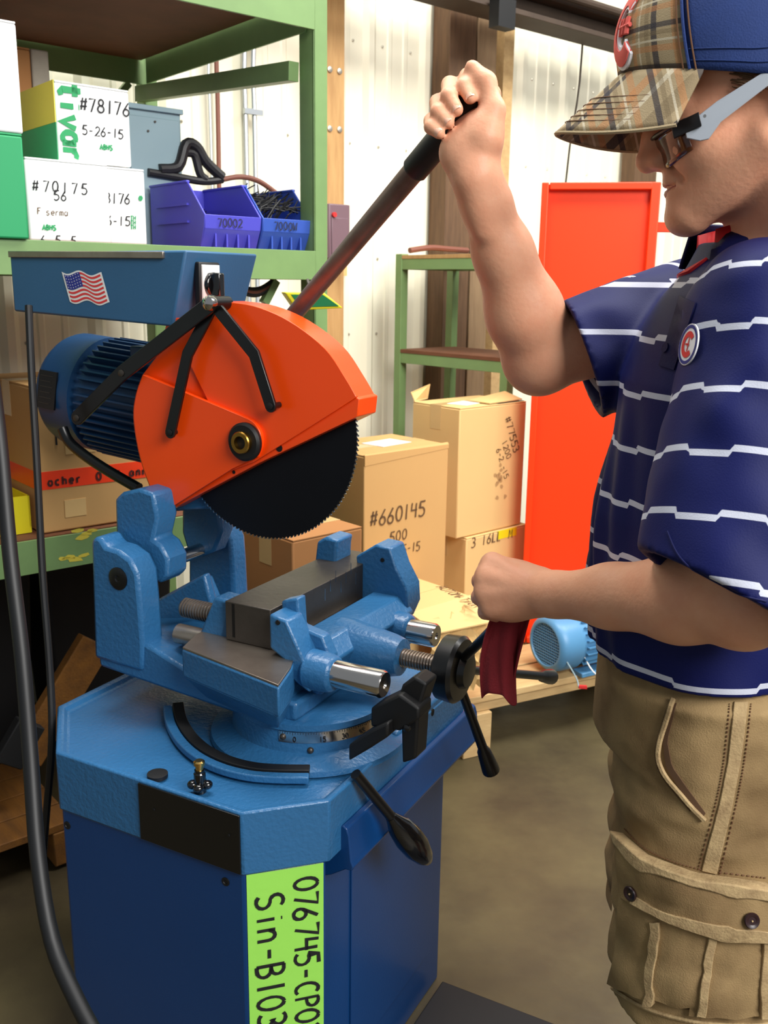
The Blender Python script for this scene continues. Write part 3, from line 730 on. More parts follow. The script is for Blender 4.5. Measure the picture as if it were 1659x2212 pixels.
rack = RF.empty('storage_rack', 'tall green steel storage rack with plywood shelves along the cream wall', 'rack')
RD, RL = .90, 2.5
for u_, v_ in ((.0, 0), (.0, RD), (-RL, 0), (-RL, RD)):
    b = B(); sgn = -1 if u_ > -1 else 1
    ua, ub = (u_, u_ + .042) if sgn < 0 else (u_ - .025, u_ + .002)
    b.slab([(ub, v_, 0), (ub, v_ + .006, 0), (ua, v_ + .006, 0), (ua, v_, 0)], [(ub, v_, 2.35), (ub, v_ + .006, 2.35), (ua, v_ + .006, 2.35), (ua, v_, 2.35)])
    x = u_ + .003 if sgn < 0 else u_ - .022; b.box((x, v_ + .03, 1.175), (.006, .06, 2.35)); b.make('post', K['rackgreen'], rack, bev=.001)
z_top = [RF.onv(660, 22, 0)[2], RF.onv(660, 62, 0)[2]]
z_mid = [RF.onv(640, 541, 0)[2], RF.onv(640, 604, 0)[2]]
z_low = [RF.onv(200, 1145, 0)[2], RF.onv(200, 1215, 0)[2]]
for i, (za, zb) in enumerate((z_top, z_mid, z_low)):
    if i == 0: za = zb + .085
    for v_ in (-.004, RD): b = B().box((-RL / 2, v_ + (.0 if v_ else 0), (za + zb) / 2), (RL, .006, za - zb)); b.make('shelf_beam', K['rackgreen'], rack, bev=.001)
    for u_ in (-.004, -RL): b = B().box((u_, RD / 2, (za + zb) / 2), (.006, RD - .05, za - zb)); b.make('end_beam', K['rackgreen'], rack, bev=.001)
    for u_ in (-.6, -1.2, -1.8): B().box((u_, RD / 2, (za + zb) / 2 + .012), (.05, RD - .03, za - zb - .03)).make('shelf_rib', K['ply' if i == 0 else 'rackgreen'], rack)
    b = B().box((-RL / 2, RD / 2, za - .009), (RL - .03, RD - .02, .016)); b.make('shelf_board', K['ply'], rack)
p0, p1 = RF.onu(345, 190, -.02), RF.onu(650, 150, -.02)
B().bar((-.02, RD, p0[2] + .0), (-.02, .055, p1[2]), .03, .045).make('end_brace', K['rackgreen'], rack, bev=.001)
B().bar((-.05, RD + .01, z_top[1] + .0), (-.42, RD + .01, z_top[1] - .42), .02, .02).make('corner_strut', K['rackgreen'], rack)
# peeling yellow paint dabs on the low beam
b = B()
rnd = random.Random(4)
for x, y in ((172, 1146), (188, 1152), (180, 1160), (196, 1146), (150, 1204), (166, 1208), (181, 1200), (135, 1207)):
    q = RF.onv(x, y, -.0075); n = 7
    b.F([b.V((q[0] + .017 * rnd.uniform(.4, 1.4) * math.cos(6.283 * i / n), -.0076, q[2] + .006 * rnd.uniform(.6, 1.3) * math.sin(6.283 * i / n))) for i in range(n)])
b.make('paint_dabs', K['yellowbox'], rack, smooth=0, kind='stuff')
SZ1 = z_mid[0] + .0005


def carton(name, label, F_, u0, u1, v0, v1, z0, z1, m='card', cat='box', flaps=True, tape=None, group=None):
    """closed shipping carton: body, two top flaps with a seam, tape over the seam"""
    c = F_.w((u0 + u1) / 2, (v0 + v1) / 2, z0)
    r = thing(name, label, cat, tuple(c), -math.radians(F_.yaw), group); w, d, h = u1 - u0, v1 - v0, z1 - z0
    B().box((0, 0, (h - .004) / 2), (w, d, h - .004)).make('carton_body', K[m], r, bev=.004)
    if flaps:
        for s in (-1, 1):
            B().box((0, s * (d / 4 + .0008), h - .002), (w - .002, d / 2 - .0022, .004)).make('top_flap', K[m], r, bev=.001)
        if tape:
            b = B().box((0, 0, h + .0004), (w + .001, .05, .0006)); b.box((-w / 2 - .0003, 0, h - .04), (.0006, .05, .08)); b.box((w / 2 + .0003, 0, h - .04), (.0006, .05, .08)); b.make('packing_tape', K[tape], r)
    r['dims'] = (w, d, h)
    return r


def onface(F_, r, x, y, v): return Pl(x, y, F_.w(0, v, 0), F_.v)


def wr(txt, F_, x, y, v, size, m, par, name='handwriting', sw=.12, xd=None, yd=(0, 0, 1), adv=.75, jit=.04, slant=.08):
    """writing on a face with constant v, lower-left corner at that spot"""
    q = Pl(x, y, F_.w(0, v - .0012, 0), F_.v); write(txt, q, xd if xd is not None else F_.u, yd, size, K[m], par, name, sw=sw, world=True, adv=adv, jit=jit, slant=slant)


vf = .035
def uz(x, y, v=vf): q = RF.onv(x, y, v); return q[0], q[2]


# big green-and-white carton at the left edge (near end of the rack)
u1, zt = uz(48, 290, -.02); c = carton('carton', 'green printed carton at the left edge, on the middle rack shelf', RF, u1 - .42, u1, -.02, .34, SZ1, zt, 'greenbox')
u1b, zt2 = uz(34, 47, -.02); c2_ = carton('carton', 'plain white carton on top of the green one at left edge', RF, u1b - .40, u1b, -.02, .32, zt + .001, zt2, 'whitebox')
# two white cartons with writing
u0, zt = uz(52, 338); u1, _ = uz(232, 352); c = carton('carton', 'white carton marked 70175 standing on the shelf beside the green one', RF, u0, u1, vf, vf + .26, SZ1, zt - .0, 'whitebox', tape=None)
ZB1 = zt
wr('#70175', RF, 70, 412, vf, .022, 'ink', c, adv=.95); wr('56', RF, 116, 432, vf, .020, 'ink', c); wr('Fuserma', RF, 80, 463, vf, .013, 'inkfaint', c); wr('6 5 5', RF, 86, 527, vf, .018, 'ink', c, adv=.95)
wr('ABHS', RF, 92, 496, vf, .010, 'greenink', c, 'print', sw=.3)
u2, zt_b = uz(316, 366); c = carton('carton', 'white carton marked 8176 squeezed beside the blue bins', RF, u1 + .002, u2, vf + .01, vf + .26, SZ1, zt_b, 'whitebox')
wr('8176', RF, 226, 438, vf + .01, .022, 'ink', c, adv=.7); wr('6-15', RF, 230, 486, vf + .01, .020, 'ink', c, adv=.72)
for x, y in ((204, 425), (300, 432), (204, 445)): wr('o', RF, x, y, vf + .01, .012, 'greenink', c, 'print', sw=.4)
for x, y in ((190, 492), (282, 495)):
    for k in range(3): wr('TH', RF, x, y - 10 * k, vf + .01, .009, 'greenink', c, 'print', sw=.25)
# carton with the big green print, on top
u0, zt = uz(116, 172, vf + .02); u1, _ = uz(285, 360, vf + .02)
c = carton('carton', 'white carton with large green sideways letters on the two white ones', RF, u0, u1, vf + .02, vf + .30, max(ZB1, zt_b) + .001, zt, 'whitebox')
h = c['dims'][2]; w = c['dims'][0]; d = c['dims'][1]
b = B().box((-w / 2 - .001, 0, h / 2), (.0015, d, h)); b.make('side_print', K['greenbox'], c); b = B().box((-w / 2 - .0015, 0, h * .74), (.002, d + .001, h * .52)); b.make('side_print', K['yellowbox'], c)
wr('tivar', RF, 127, 176, vf + .02, .046, 'greenink', c, 'print', sw=.24, xd=(0, 0, -1), yd=RF.u, adv=.70, jit=0, slant=0)
wr('#78176', RF, 172, 238, vf + .02, .027, 'ink', c, adv=.72); wr('5-26-15', RF, 178, 290, vf + .02, .019, 'ink', c, adv=.72); wr('ABHS', RF, 216, 322, vf + .02, .010, 'greenink', c, 'print', sw=.3)
# things behind at the left
u0, zt = uz(66, 100, .42); u1, _ = uz(104, 100, .42); carton('carton', 'narrow greyish carton standing behind the green lettered carton', RF, u0, u1, .42, .60, SZ1, zt, 'paper', flaps=False)
u0, zt = uz(15, 96, .40); u1, _ = uz(64, 96, .40); carton('carton', 'brown cardboard carton behind the white ones at far left', RF, u0, u1, .40, .62, SZ1, zt, 'carddark')
u0, zt = uz(62, 178, .36); u1, _ = uz(116, 178, .36)
# grey electrical enclosure
u0, zt = uz(274, 222, .30); u1, zb = uz(398, 372, .30)
e = thing('electrical_enclosure', 'pale grey blue steel enclosure standing behind the white cartons', 'enclosure', tuple(RF.w((u0 + u1) / 2, .38, SZ1)), math.radians(40))
w = u1 - u0; hh = zt - SZ1
B().box((0, 0, hh / 2), (w, .14, hh)).make('case', K['greysteel'], e, bev=.003); B().box((0, -.072, hh / 2 - .01), (w - .012, .006, hh - .03)).make('cover', K['greysteel'], e, bev=.002)
B().box((0, -.074, hh - .004), (w + .006, .012, .012)).make('lip', K['greysteel'], e, bev=.001)
for dx in (-.02, .0): B().cyl((dx, -.075, hh - .035 - abs(dx) * 1.2), (dx, -.078, hh - .035 - abs(dx) * 1.2), .003, n=8).make('screw', K['darksteel'], e)
# black hoses and cables
for pts, r, lab in ((((345, 366), (385, 360), (402, 312), (425, 318), (445, 350), (480, 383)), .014, 'thick black hose looped beside the grey enclosure'), (((400, 330), (420, 335), (432, 375), (445, 388)), .011, 'shorter black hose hanging inside the loop'), (((320, 372), (380, 382), (440, 392), (480, 388)), .010, 'black hose lying along the back of the bins'), (((480, 388), (520, 382), (560, 392), (600, 420)), .007, 'red brown cable lying behind the bins')):
    tag(B().tube([RF.w(*RF.onv(x, y, .30)) for x, y in pts], r, 10).make('hose', K['redcable' if 'red' in lab else 'hose'], None), lab, 'hose')
# plastic picking bins: open front hopper
def hopper(label, x0, x1, m, ybot, txt, group):
    u0, u1 = RF.onv(x0, 500, .02)[0], RF.onv(x1, 500, .02)[0]; w = u1 - u0
    r = thing('storage_bin', label, 'bin', tuple(RF.w((u0 + u1) / 2, .02, SZ1)), math.radians(40))
    D, Hh, lip, t_ = .27, .152, .074, .004
    prof = [(.022, 0), (D, 0), (D, Hh), (.075, Hh), (-.004, lip), (.0, lip - .028)]
    for s in (-1, 1): B().prx(prof, s * w / 2 - t_ / 2, s * w / 2 + t_ / 2).make('side_wall', K[m], r, bev=.002)
    b = B().slab([(-w / 2, -.004, lip), (w / 2, -.004, lip), (w / 2, .0, lip - .032), (-w / 2, .0, lip - .032)], [(-w / 2, 0, lip), (w / 2, 0, lip), (w / 2, .004, lip - .032), (-w / 2, .004, lip - .032)]); b.make('label_lip', K[m], r, bev=.001)
    B().slab([(-w / 2, .0, lip - .032), (w / 2, .0, lip - .032), (w / 2, .022, 0), (-w / 2, .022, 0)], [(-w / 2, .004, lip - .032), (w / 2, .004, lip - .032), (w / 2, .026, 0), (-w / 2, .026, 0)]).make('front_panel', K[m], r)
    B().box((0, D, Hh / 2), (w, .004, Hh)).make('back_panel', K[m], r, bev=.001); B().box((0, D / 2 + .01, .002), (w, D - .025, .004)).make('bottom_panel', K[m], r)
    for s in (-1, 1): B().bar((s * w / 2, .074, Hh), (s * w / 2, D, Hh), .010, .006).make('top_rim', K[m], r, bev=.002)
    for zz in (.06, .10): B().box((-w / 2 - .004, .15, zz), (.008, .16, .005)).make('side_rib', K[m], r)
    for k in range(4): B().box((-w * .3 + k * w * .2, .012, .017), (.004, .018, .03)).make('front_rib', K[m], r)
    write(txt, (-w * .30, -.0062, lip - .026), (1, 0, 0), (0, .0, 1), .019, K['ink'], r, 'handwriting', sw=.13, adv=.75, jit=.04)
    b = B(); rn = random.Random(txt)
    for k in range(90 if 'W' in txt else 60):
        x = rn.uniform(-w / 2 + .012, w / 2 - .012); y_ = rn.uniform(.03, D - .03); z_ = (.075 if 'W' in txt else .02) + .07 * (y_ / D)
        L_ = .09; a = rn.uniform(-.9, .9); e_ = rn.uniform(-.1, .9 if 'W' in txt else .35)
        c_ = np.array([x, y_, z_ + .01]); d_ = np.array([math.cos(a) * math.cos(e_), math.sin(a) * math.cos(e_), math.sin(e_)]) * L_ / 2
        hi_ = lambda p: np.array([min(max(p[0], -w / 2 + .006), w / 2 - .006), min(max(p[1], .03), D - .006), p[2]])
        b.tube([hi_(c_ - d_), c_ + [0, 0, .008], hi_(c_ + d_)], .0016, 5, sub=1)
    b.make('cable_ties', K['blackmatt'], r, kind='stuff')
    return r
hopper('violet plastic bin marked 70002 holding black cable ties', 443, 562, 'binpurple', 530, '70002', 'bins')
hopper('blue plastic bin marked 7000W overfilled with black cable ties by the rack post', 568, 671, 'binblue', 530, '7000W', 'bins')
# yellow and green instrument hanging under the shelf, cables beside it
q = RF.onv(668, 648, -.10); e = thing('label_printer', 'yellow and green handheld device hanging under the middle rack shelf', 'device', tuple(RF.w(q[0], -.12, q[2] - .03)), math.radians(20))
b = B().slab([(-.075, -.01, .048), (.02, -.02, .048), (.068, -.02, .012), (-.045, -.01, .006)], [(-.075, .03, .048), (.02, .03, .048), (.068, .03, .012), (-.045, .03, .006)]); b.make('case', K['yellowpl'], e, bev=.003)
b = B().slab([(-.06, -.013, .043), (.016, -.023, .043), (.056, -.023, .017), (-.038, -.013, .013)], [(-.06, -.008, .043), (.016, -.018, .043), (.056, -.018, .017), (-.038, -.008, .013)]); b.make('face_panel', K['greenpl'], e)
b = B().bar((0, .02, .045), (0, .06, z_mid[1] - q[2] + .03), .006, .006); b.make('hanger', K['darksteel'], e)
for k in range(3):
    tag(B().tube([RF.w(*RF.onv(x, y, .1)) for x, y in ((500, 600 + 8 * k), (530, 622 + 6 * k), (560, 624 + 6 * k), (590, 606 + 5 * k))], .006, 8).make('cable_loop', K['redcable' if k == 1 else 'hose'], None), ('upper black', 'red brown', 'lower black')[k] + ' cable loop drooping under the middle rack shelf', 'cable')
B().bar(RF.w(*RF.onv(595, 606, .1)), RF.w(*RF.onv(570, 655, .1)), .02, .02).make('shelf_bracket', K['rackgreen'], rack, world=True)
# grey box fixed right of the rack
q0, q1 = BF.onv(702, 440, -.16), BF.onv(747, 560, -.16)
e = thing('junction_box', 'grimy grey violet control box on the yellow post', 'box', tuple(BF.w((q0[0] + q1[0]) / 2, -.15, q1[2])), math.radians(40)); w = q1[0] - q0[0]; hh = q0[2] - q1[2]
B().box((0, 0, hh / 2), (w, .07, hh)).make('case', K['dirtyglass'], e, bev=.004); B().box((0, -.037, hh * .4), (w * .8, .006, hh * .7)).make('cover', K['dirtyglass'], e, bev=.002)
B().cyl((-w * .3, -.036, hh * .8), (-w * .3, -.046, hh * .8), .009, n=12).make('red_button', K['red'], e); B().ball((w * .55, 0, hh * .5), .016, 10).make('violet_knob', K['binpurple'], e)
q = BF.onv(760, 570, -.10); tag(B().box(BF.w(q[0], -.03, q[2]), (.06, .002, .09), math.radians(40)).make('paper_tag', K['cardpale'], None), 'small buff paper tag hanging on the wall by the lever', 'tag')
# lower shelf: taped cartons
ZL = z_low[0] + .0005
u0, zt = uz(68, 835, .03); u1, _ = uz(300, 870, .03)
c = carton('carton', 'brown carton wrapped in orange tape on the low rack shelf', RF, u0, u1 + .04, .03, .36, ZL, zt, 'card', tape='tapeclear')
w, d, h = c['dims']
b = B()
zt0 = RF.onv(180, 1010, .03)[2] - ZL; zt1 = RF.onv(180, 1048, .03)[2] - ZL
for nm in (0,):
    b.slab([(-w / 2 - .001, -d / 2 - .001, zt1), (w / 2 + .001, -d / 2 - .001, zt1), (w / 2 + .001, d / 2 + .001, zt1), (-w / 2 - .001, d / 2 + .001, zt1)], [(-w / 2 - .001, -d / 2 - .001, zt0), (w / 2 + .001, -d / 2 - .001, zt0), (w / 2 + .001, d / 2 + .001, zt0), (-w / 2 - .001, d / 2 + .001, zt0)])
ot = b.make('warning_tape', K['orangetape'], c)
write('ocher  O  l anno', (-w / 2 + .02, -d / 2 - .0016, zt1 + .008), (1, 0, 0), (0, 0, 1), .018, K['inkorange'], ot, 'print', sw=.26, adv=.9)
q = RF.l(Pl(90, 940, RF.w(0, .03, 0), RF.v)); b = B().box((-w / 2 + .10, -d / 2 - .0006, h * .62), (.07, .0012, .06)); b.make('shipping_label', K['cardpale'], c)
b = B().box((-w / 2 + .08, -d / 2 - .0006, .05), (.05, .0012, .04)); b.make('patch', K['cardpale'], c)
write('150', (-w / 2 + .035, -d / 2 - .0012, h * .60), (1, 0, 0), (0, 0, 1), .035, K['ink'], c, 'handwriting', sw=.12)
b = B().box((w / 2 - .10, -d / 2 - .0006, h * .66), (.09, .0012, .04)); b.make('paper_label', K['white'], c)
fb_ = B(); fbox(fb_, RF, u0 - .13, u0 - .012, .06, .34, ZL, ZL + .012)
for x0, x1, y0, y1 in ((u0 - .13, u0 - .126, .06, .34), (u0 - .016, u0 - .012, .06, .34), (u0 - .13, u0 - .012, .06, .064), (u0 - .13, u0 - .012, .336, .34)): fbox(fb_, RF, x0, x1, y0, y1, ZL + .012, ZL + .085)
tag(fb_.make('parts_tray', K['yellowpl'], None), 'yellow plastic tray left of the orange taped carton on the low shelf', 'tray')
u0b = u0 - .62; carton('carton', 'brown carton far left on the low shelf, mostly behind the power cord', RF, u0b, u0 - .20, .10, .45, ZL, zt - .03, 'carddark', tape='tapeclear')
# black boxes added to make the space below the shelf dark
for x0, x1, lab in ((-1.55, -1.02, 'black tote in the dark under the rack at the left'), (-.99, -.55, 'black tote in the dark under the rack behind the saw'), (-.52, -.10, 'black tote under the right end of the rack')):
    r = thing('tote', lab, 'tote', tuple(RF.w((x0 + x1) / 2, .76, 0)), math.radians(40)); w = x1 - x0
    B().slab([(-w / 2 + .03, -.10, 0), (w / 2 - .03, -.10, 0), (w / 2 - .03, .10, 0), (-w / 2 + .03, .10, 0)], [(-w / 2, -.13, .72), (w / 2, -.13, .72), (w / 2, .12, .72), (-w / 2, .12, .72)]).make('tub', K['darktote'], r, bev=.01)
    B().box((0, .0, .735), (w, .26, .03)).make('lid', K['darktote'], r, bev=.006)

# ------------------------------------------------------------------ pallets at the lower left
K['pallet'] = mat('old yellow pallet wood', (150, 98, 36), 0.75, 0, 0.7, 6, 0.3, 40, c2=(96, 62, 30), stretch=(5, 1, 5))
def pallet(label, loc, rz, L, Wd, nb, tilt=None, m='pallet'):
    r = thing('wooden_pallet', label, 'pallet', loc, rz)
    if tilt: r.matrix_basis = r.matrix_basis @ Matrix.Rotation(tilt[0], 4, 'X') @ Matrix.Rotation(tilt[1], 4, 'Y')
    for s in (-1, 0, 1): B().box((s * (Wd / 2 - .03), 0, .055), (.05, L, .09)).make('stringer', K[m], r, bev=.003)
    for k in range(nb): B().box((0, -L / 2 + .05 + k * (L - .10) / (nb - 1), .111), (Wd, .095, .02)).make('deck_plank', K[m], r, bev=.002)
    return r
q = RF.z(60, 1740, 0)
pl1 = pallet('weathered yellow pallet lying on the floor under the rack', tuple(RF.w(q[0] - .40, .26, .001)), math.radians(40), .40, .8, 4)
B().box((.402, -.16, .056), (.004, .07, .05)).make('red_label', K['red'], pl1); B().box((.402, -.08, .056), (.004, .05, .05)).make('yellow_label', K['yellowbox'], pl1)
bd = B().bar(RF.w(*RF.onv(52, 1640, .16)), RF.w(*RF.onv(205, 1385, .16)), .032, .088, up=tuple(RF.u)); bd = bd.make('timber_board', K['pallet'], None, bev=.003)
tag(bd, 'yellow timber board leaning up to the right in the dark under the rack', 'board')
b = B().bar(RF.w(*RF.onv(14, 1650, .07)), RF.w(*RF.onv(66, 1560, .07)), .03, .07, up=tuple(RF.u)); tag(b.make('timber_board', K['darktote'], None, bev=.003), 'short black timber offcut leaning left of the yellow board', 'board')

# ------------------------------------------------------------------ cartons on the skid behind the saw
PF = Fr(Zp(1000, 1642, 0), -27)
sk = PF.empty('wooden_skid', 'pale timber skid on the concrete carrying cartons and a motor', 'skid')
SKZ = .20
for k in range(3): B().box((.635, .075 + k * .155, SKZ - .011), (2.03, .145, .022)).make('deck_plank', K['woodpale'], sk, bev=.002)
for x0, x1 in ((-.38, .47), (.58, 1.65)): B().box(((x0 + x1) / 2, .54, SKZ - .011), (x1 - x0, .145, .022)).make('deck_plank', K['woodpale'], sk, bev=.002)
for k in range(2): B().box((.635, .06 + k * .34, SKZ - .04), (2.03, .09, .035)).make('deck_runner', K['woodpale'], sk, bev=.002)
for i in (-.33, .05, .80, 1.58):
    for k in range(2): B().box((i, .06 + k * .34, (SKZ - .058) / 2), (.10, .12, SKZ - .059)).make('block', K['woodpale'], sk, bev=.003)


def corner_box(label, F_, x, ytop, Y, du, dv, z0, m='card', tape='tapeclear', flaps=True):
    """carton whose near vertical edge stands at this spot"""
    r = ray(x, ytop); p = CC + r * (Y / r[1]); l_ = F_.l(p)
    return carton('carton', label, F_, l_[0], l_[0] + du, l_[1], l_[1] + dv, z0, l_[2], m, flaps=flaps, tape=tape), l_


CF1 = Fr((0, 0, 0), -42)
bB, lB = corner_box('carton under the 77553 carton, its top just above the near fist', CF1, 1008, 1163, 3.06, .315, .22, SKZ + .001, 'cardpale')
wr('3 16LL', CF1, 1018, 1183, lB[1], .034, 'inkfaint', bB); wr('M', CF1, 1098, 1163, lB[1], .03, 'inkfaint', bB)
b = B().box((bB['dims'][0] * .15, -bB['dims'][1] / 2 - .0006, bB['dims'][2] - .016), (.10, .0012, .03)); b.make('yellow_sticker', K['yellowpl'], bB)
bA, lA = corner_box('tall pale carton marked 77553 on top of the stack', CF1, 994, 882, 3.04, .330, .22, lB[2] + .002, 'cardpale')
wA, dA, hA = bA['dims']
xd = np.array(CF1.u) * .42 + np.array([0, 0, -.9])
q = Pl(1092, 908, CF1.w(0, lA[1], 0), CF1.v)
for tx, (x, y), s_ in (('#77553', (1090, 906), .031), ('1200', (1084, 955), .025), ('6-29-15', (1072, 972), .023)):
    yd_ = np.array(CF1.u) * .9 + np.array([0, 0, .42]); wr(tx, CF1, x, y, lA[1], s_, 'inkfaint', bA, xd=xd, yd=yd_, sw=.12)
b = B(); rn = random.Random(3)
for k in range(14):
    q = np.array([.04 + rn.gauss(0, .02), -dA / 2 - .0007, hA * .42 + rn.gauss(0, .035)]); n = 6
    b.F([b.V(q + np.array([.008 * rn.uniform(.5, 1.4) * math.cos(6.283 * i / n), 0, .008 * rn.uniform(.5, 1.4) * math.sin(6.283 * i / n)])) for i in range(n)])
K['smudge'] = mat('ink smudge', (176, 138, 88), .85)
b.make('smudges', K['smudge'], bA, smooth=0, kind='stuff')
B().box((-.06, -.03, hA + .0012), (.10, .075, .0012), .2).make('shipping_label', K['white'], bA)
# half open flap with its dark gap
b = B().slab([(-.02, -dA / 2 + .005, hA + .003), (wA / 2, -dA / 2 + .02, hA + .003), (wA / 2, -.01, hA + .022), (-.02, -.01, hA + .004)], [(-.02, -dA / 2 + .005, hA + .006), (wA / 2, -dA / 2 + .02, hA + .006), (wA / 2, -.01, hA + .026), (-.02, -.01, hA + .008)]); b.make('lifted_flap', K['cardpale'], bA)
b = B().box((wA * .28, -dA / 2 + .012, hA + .0008), (wA * .42, .012, .0012), .05); b.make('flap_gap', K['blackmatt'], bA)
b = B().slab([(-wA / 2, .10, hA), (-wA / 2 + .10, .14, hA), (-wA / 2 + .11, .14, hA + .05), (-wA / 2, .12, hA + .03)], [(-wA / 2, .103, hA), (-wA / 2 + .10, .143, hA), (-wA / 2 + .11, .143, hA + .05), (-wA / 2, .123, hA + .03)]); b.make('bent_flap', K['cardpale'], bA)
bD, lD = corner_box('tall tan carton marked 660145 between the saw blade and the stack', CF1, 788, 985, 2.66, .34, .26, SKZ + .001, 'card')
wr('#660145', CF1, 800, 1138, lD[1], .046, 'inkfaint', bD, adv=.70); wr('500', CF1, 842, 1172, lD[1], .032, 'inkfaint', bD); wr('6-15-15', CF1, 838, 1204, lD[1], .028, 'inkfaint', bD, adv=.68)
B().box((.03, .0, bD['dims'][2] + .0013), (.13, .09, .0012), .1).make('shipping_label', K['white'], bD)
wD, dD, hD = bD['dims']
B().slab([(-wD / 2, -dD / 2 - .001, hD - .03), (wD / 2, -dD / 2 - .001, hD - .012), (wD / 2, -dD / 2 - .001, hD), (-wD / 2, -dD / 2 - .001, hD)], [(-wD / 2, -dD / 2 + .004, hD - .03), (wD / 2, -dD / 2 + .004, hD - .012), (wD / 2, -dD / 2 + .004, hD + .006), (-wD / 2, -dD / 2 + .004, hD + .003)]).make('torn_edge', K['card'], bD)
bE, lE = corner_box('low brown carton right under the saw blade', CF1, 632, 1168, 2.10, .21, .22, .001, 'carddark')
# opened carton with packing paper
bO, lO = corner_box('flattened open carton with torn packing paper, behind the fist and vise', CF1, 885, 1325, 2.46, .24, .22, SKZ + .001, 'cardpale', flaps=True, tape=None)
wO, dO, hO = bO['dims']
write('AUTOMATION', (wO / 2 - .02, dO / 2 - .10, hO), (-.25, -1, 0), (1, -.25, 0), .032, K['inkfaint'], bO, 'print', sw=.14, adv=.66)
b = B(); rn = random.Random(8); gx, gy = 16, 9; vs = []
for i in range(gx + 1):
    row = []
    for j in range(gy + 1):
        a = i / gx; c_ = j / gy
        row.append(b.V((-wO / 2 + .02 + a * (wO + .06), -dO / 2 - .035 - .05 * math.sin(c_ * 2.4) + rn.uniform(-.012, .012), hO - .01 - c_ * .24 + rn.uniform(-.012, .012) - .04 * abs(a - .5))))
    vs.append(row)
for i in range(gx):
    for j in range(gy): b.F([vs[i][j], vs[i + 1][j], vs[i + 1][j + 1], vs[i][j + 1]])
o = b.make('torn_paper', K['cardpale'], bO, smooth=0); s_ = o.modifiers.new('thick', 'SOLIDIFY'); s_.thickness = .002
b = B(); vs = []
for i in range(9):
    row = []
    for j in range(7): row.append(b.V((wO / 2 - .02 + i * .011, -dO / 2 - .02 + rn.uniform(-.012, .012) - .01 * j, hO - .01 - j * .024 + rn.uniform(-.008, .008))))
    vs.append(row)
for i in range(8):
    for j in range(6): b.F([vs[i][j], vs[i + 1][j], vs[i + 1][j + 1], vs[i][j + 1]])
o = b.make('crumpled_paper', K['paper'], bO, smooth=0); s_ = o.modifiers.new('thick', 'SOLIDIFY'); s_.thickness = .002
b = B().slab([(-wO / 2, -dO / 2, hO - .002), (wO / 2, -dO / 2, hO - .002), (wO / 2 + .02, -dO / 2 - .09, hO - .06), (-wO / 2 + .04, -dO / 2 - .07, hO - .05)], [(-wO / 2, -dO / 2, hO + .002), (wO / 2, -dO / 2, hO + .002), (wO / 2 + .02, -dO / 2 - .09, hO - .056), (-wO / 2 + .04, -dO / 2 - .07, hO - .046)]); b.make('front_flap', K['cardpale'], bO)
write('G 35', (-wO / 2 + .03, -dO / 2 - .11, hO - .19), (1, 0, 0), (0, .1, 1), .06, K['inkfaint'], bO, 'handwriting', sw=.1)

# spare electric motor on the skid
K['bluespare'] = mat('light blue motor paint', (84, 140, 182), 0.4, 0, 0.1, 8, 0.05, 200)
r_ = ray(1178, 1392); pm = CC + r_ * (2.86 / r_[1]); rs = pm[2] - SKZ - .012
MFm = Fr((pm[0], pm[1], SKZ), -30)
mo = MFm.empty('electric_motor', 'light blue spare electric motor lying on the timber skid', 'motor')
zc = rs + .012
B().lathe((.05, 0, zc), (1, 0, 0), [(0, rs - .008), (.24, rs - .008), (.24, .02)], 36).make('motor_body', K['bluespare'], mo)
B().lathe((0, 0, zc), (1, 0, 0), [(.006, rs * .72), (-.002, rs * .76), (-.002, rs * .84), (.012, rs * .97), (.03, rs), (.085, rs), (.086, rs - .01)], 40).make('fan_cover', K['bluespare'], mo, smooth=50)
B().cyl((.009, 0, zc), (.012, 0, zc), rs * .8, n=30).make('fan_well', K['blackmatt'], mo)
b = B()
for k in range(-7, 8):
    o_ = k * rs * .10; hl = math.sqrt(max((rs * .74) ** 2 - o_ ** 2, 0))
    b.bar((.004, o_, zc - hl), (.004, o_, zc + hl), .002, .003, up=(1, 0, 0)); b.bar((.003, -hl, zc + o_), (.003, hl, zc + o_), .002, .003, up=(1, 0, 0))
b.make('grille', K['bluespare'], mo, kind='stuff')
for i in range(26):
    a = 2 * math.pi * i / 26; d = np.array([0, math.cos(a), math.sin(a)])
    if d[2] < -.8: continue
    b = B().bar(np.array([.10, 0, zc]) + d * (rs - .006), np.array([.285, 0, zc]) + d * (rs - .006), .004, .022, up=d); b.make('fin', K['bluespare'], mo, smooth=0)
B().box((.19, -rs * .86, zc + .02), (.09, .05, .07)).make('terminal_box', K['bluespare'], mo, bev=.004)
for s in (-1, 1): B().box((.17, s * rs * .62, .008), (.16, .05, .016)).make('foot', K['bluespare'], mo, bev=.003)
for k, (a, c_) in enumerate((((.02, -.11), (.035, -.14)), ((.10, -.10), (.13, -.19)), ((.16, -.11), (.19, -.20)), ((.20, -.10), (.24, -.18)))):
    w_ = B().tube([(a[0], a[1] + .03, zc - .03), (a[0] + .01, a[1] - .01, .03), (c_[0] - .01, c_[1], .008)], .0022, 6).make('lead_wire', K['white'] if k % 2 else K['greysteel'], mo)
    B().bar((c_[0] - .01, c_[1], .008), (c_[0] + .012, c_[1] - .012, .007), .010, .009).make('red_crimp', K['red'], w_)

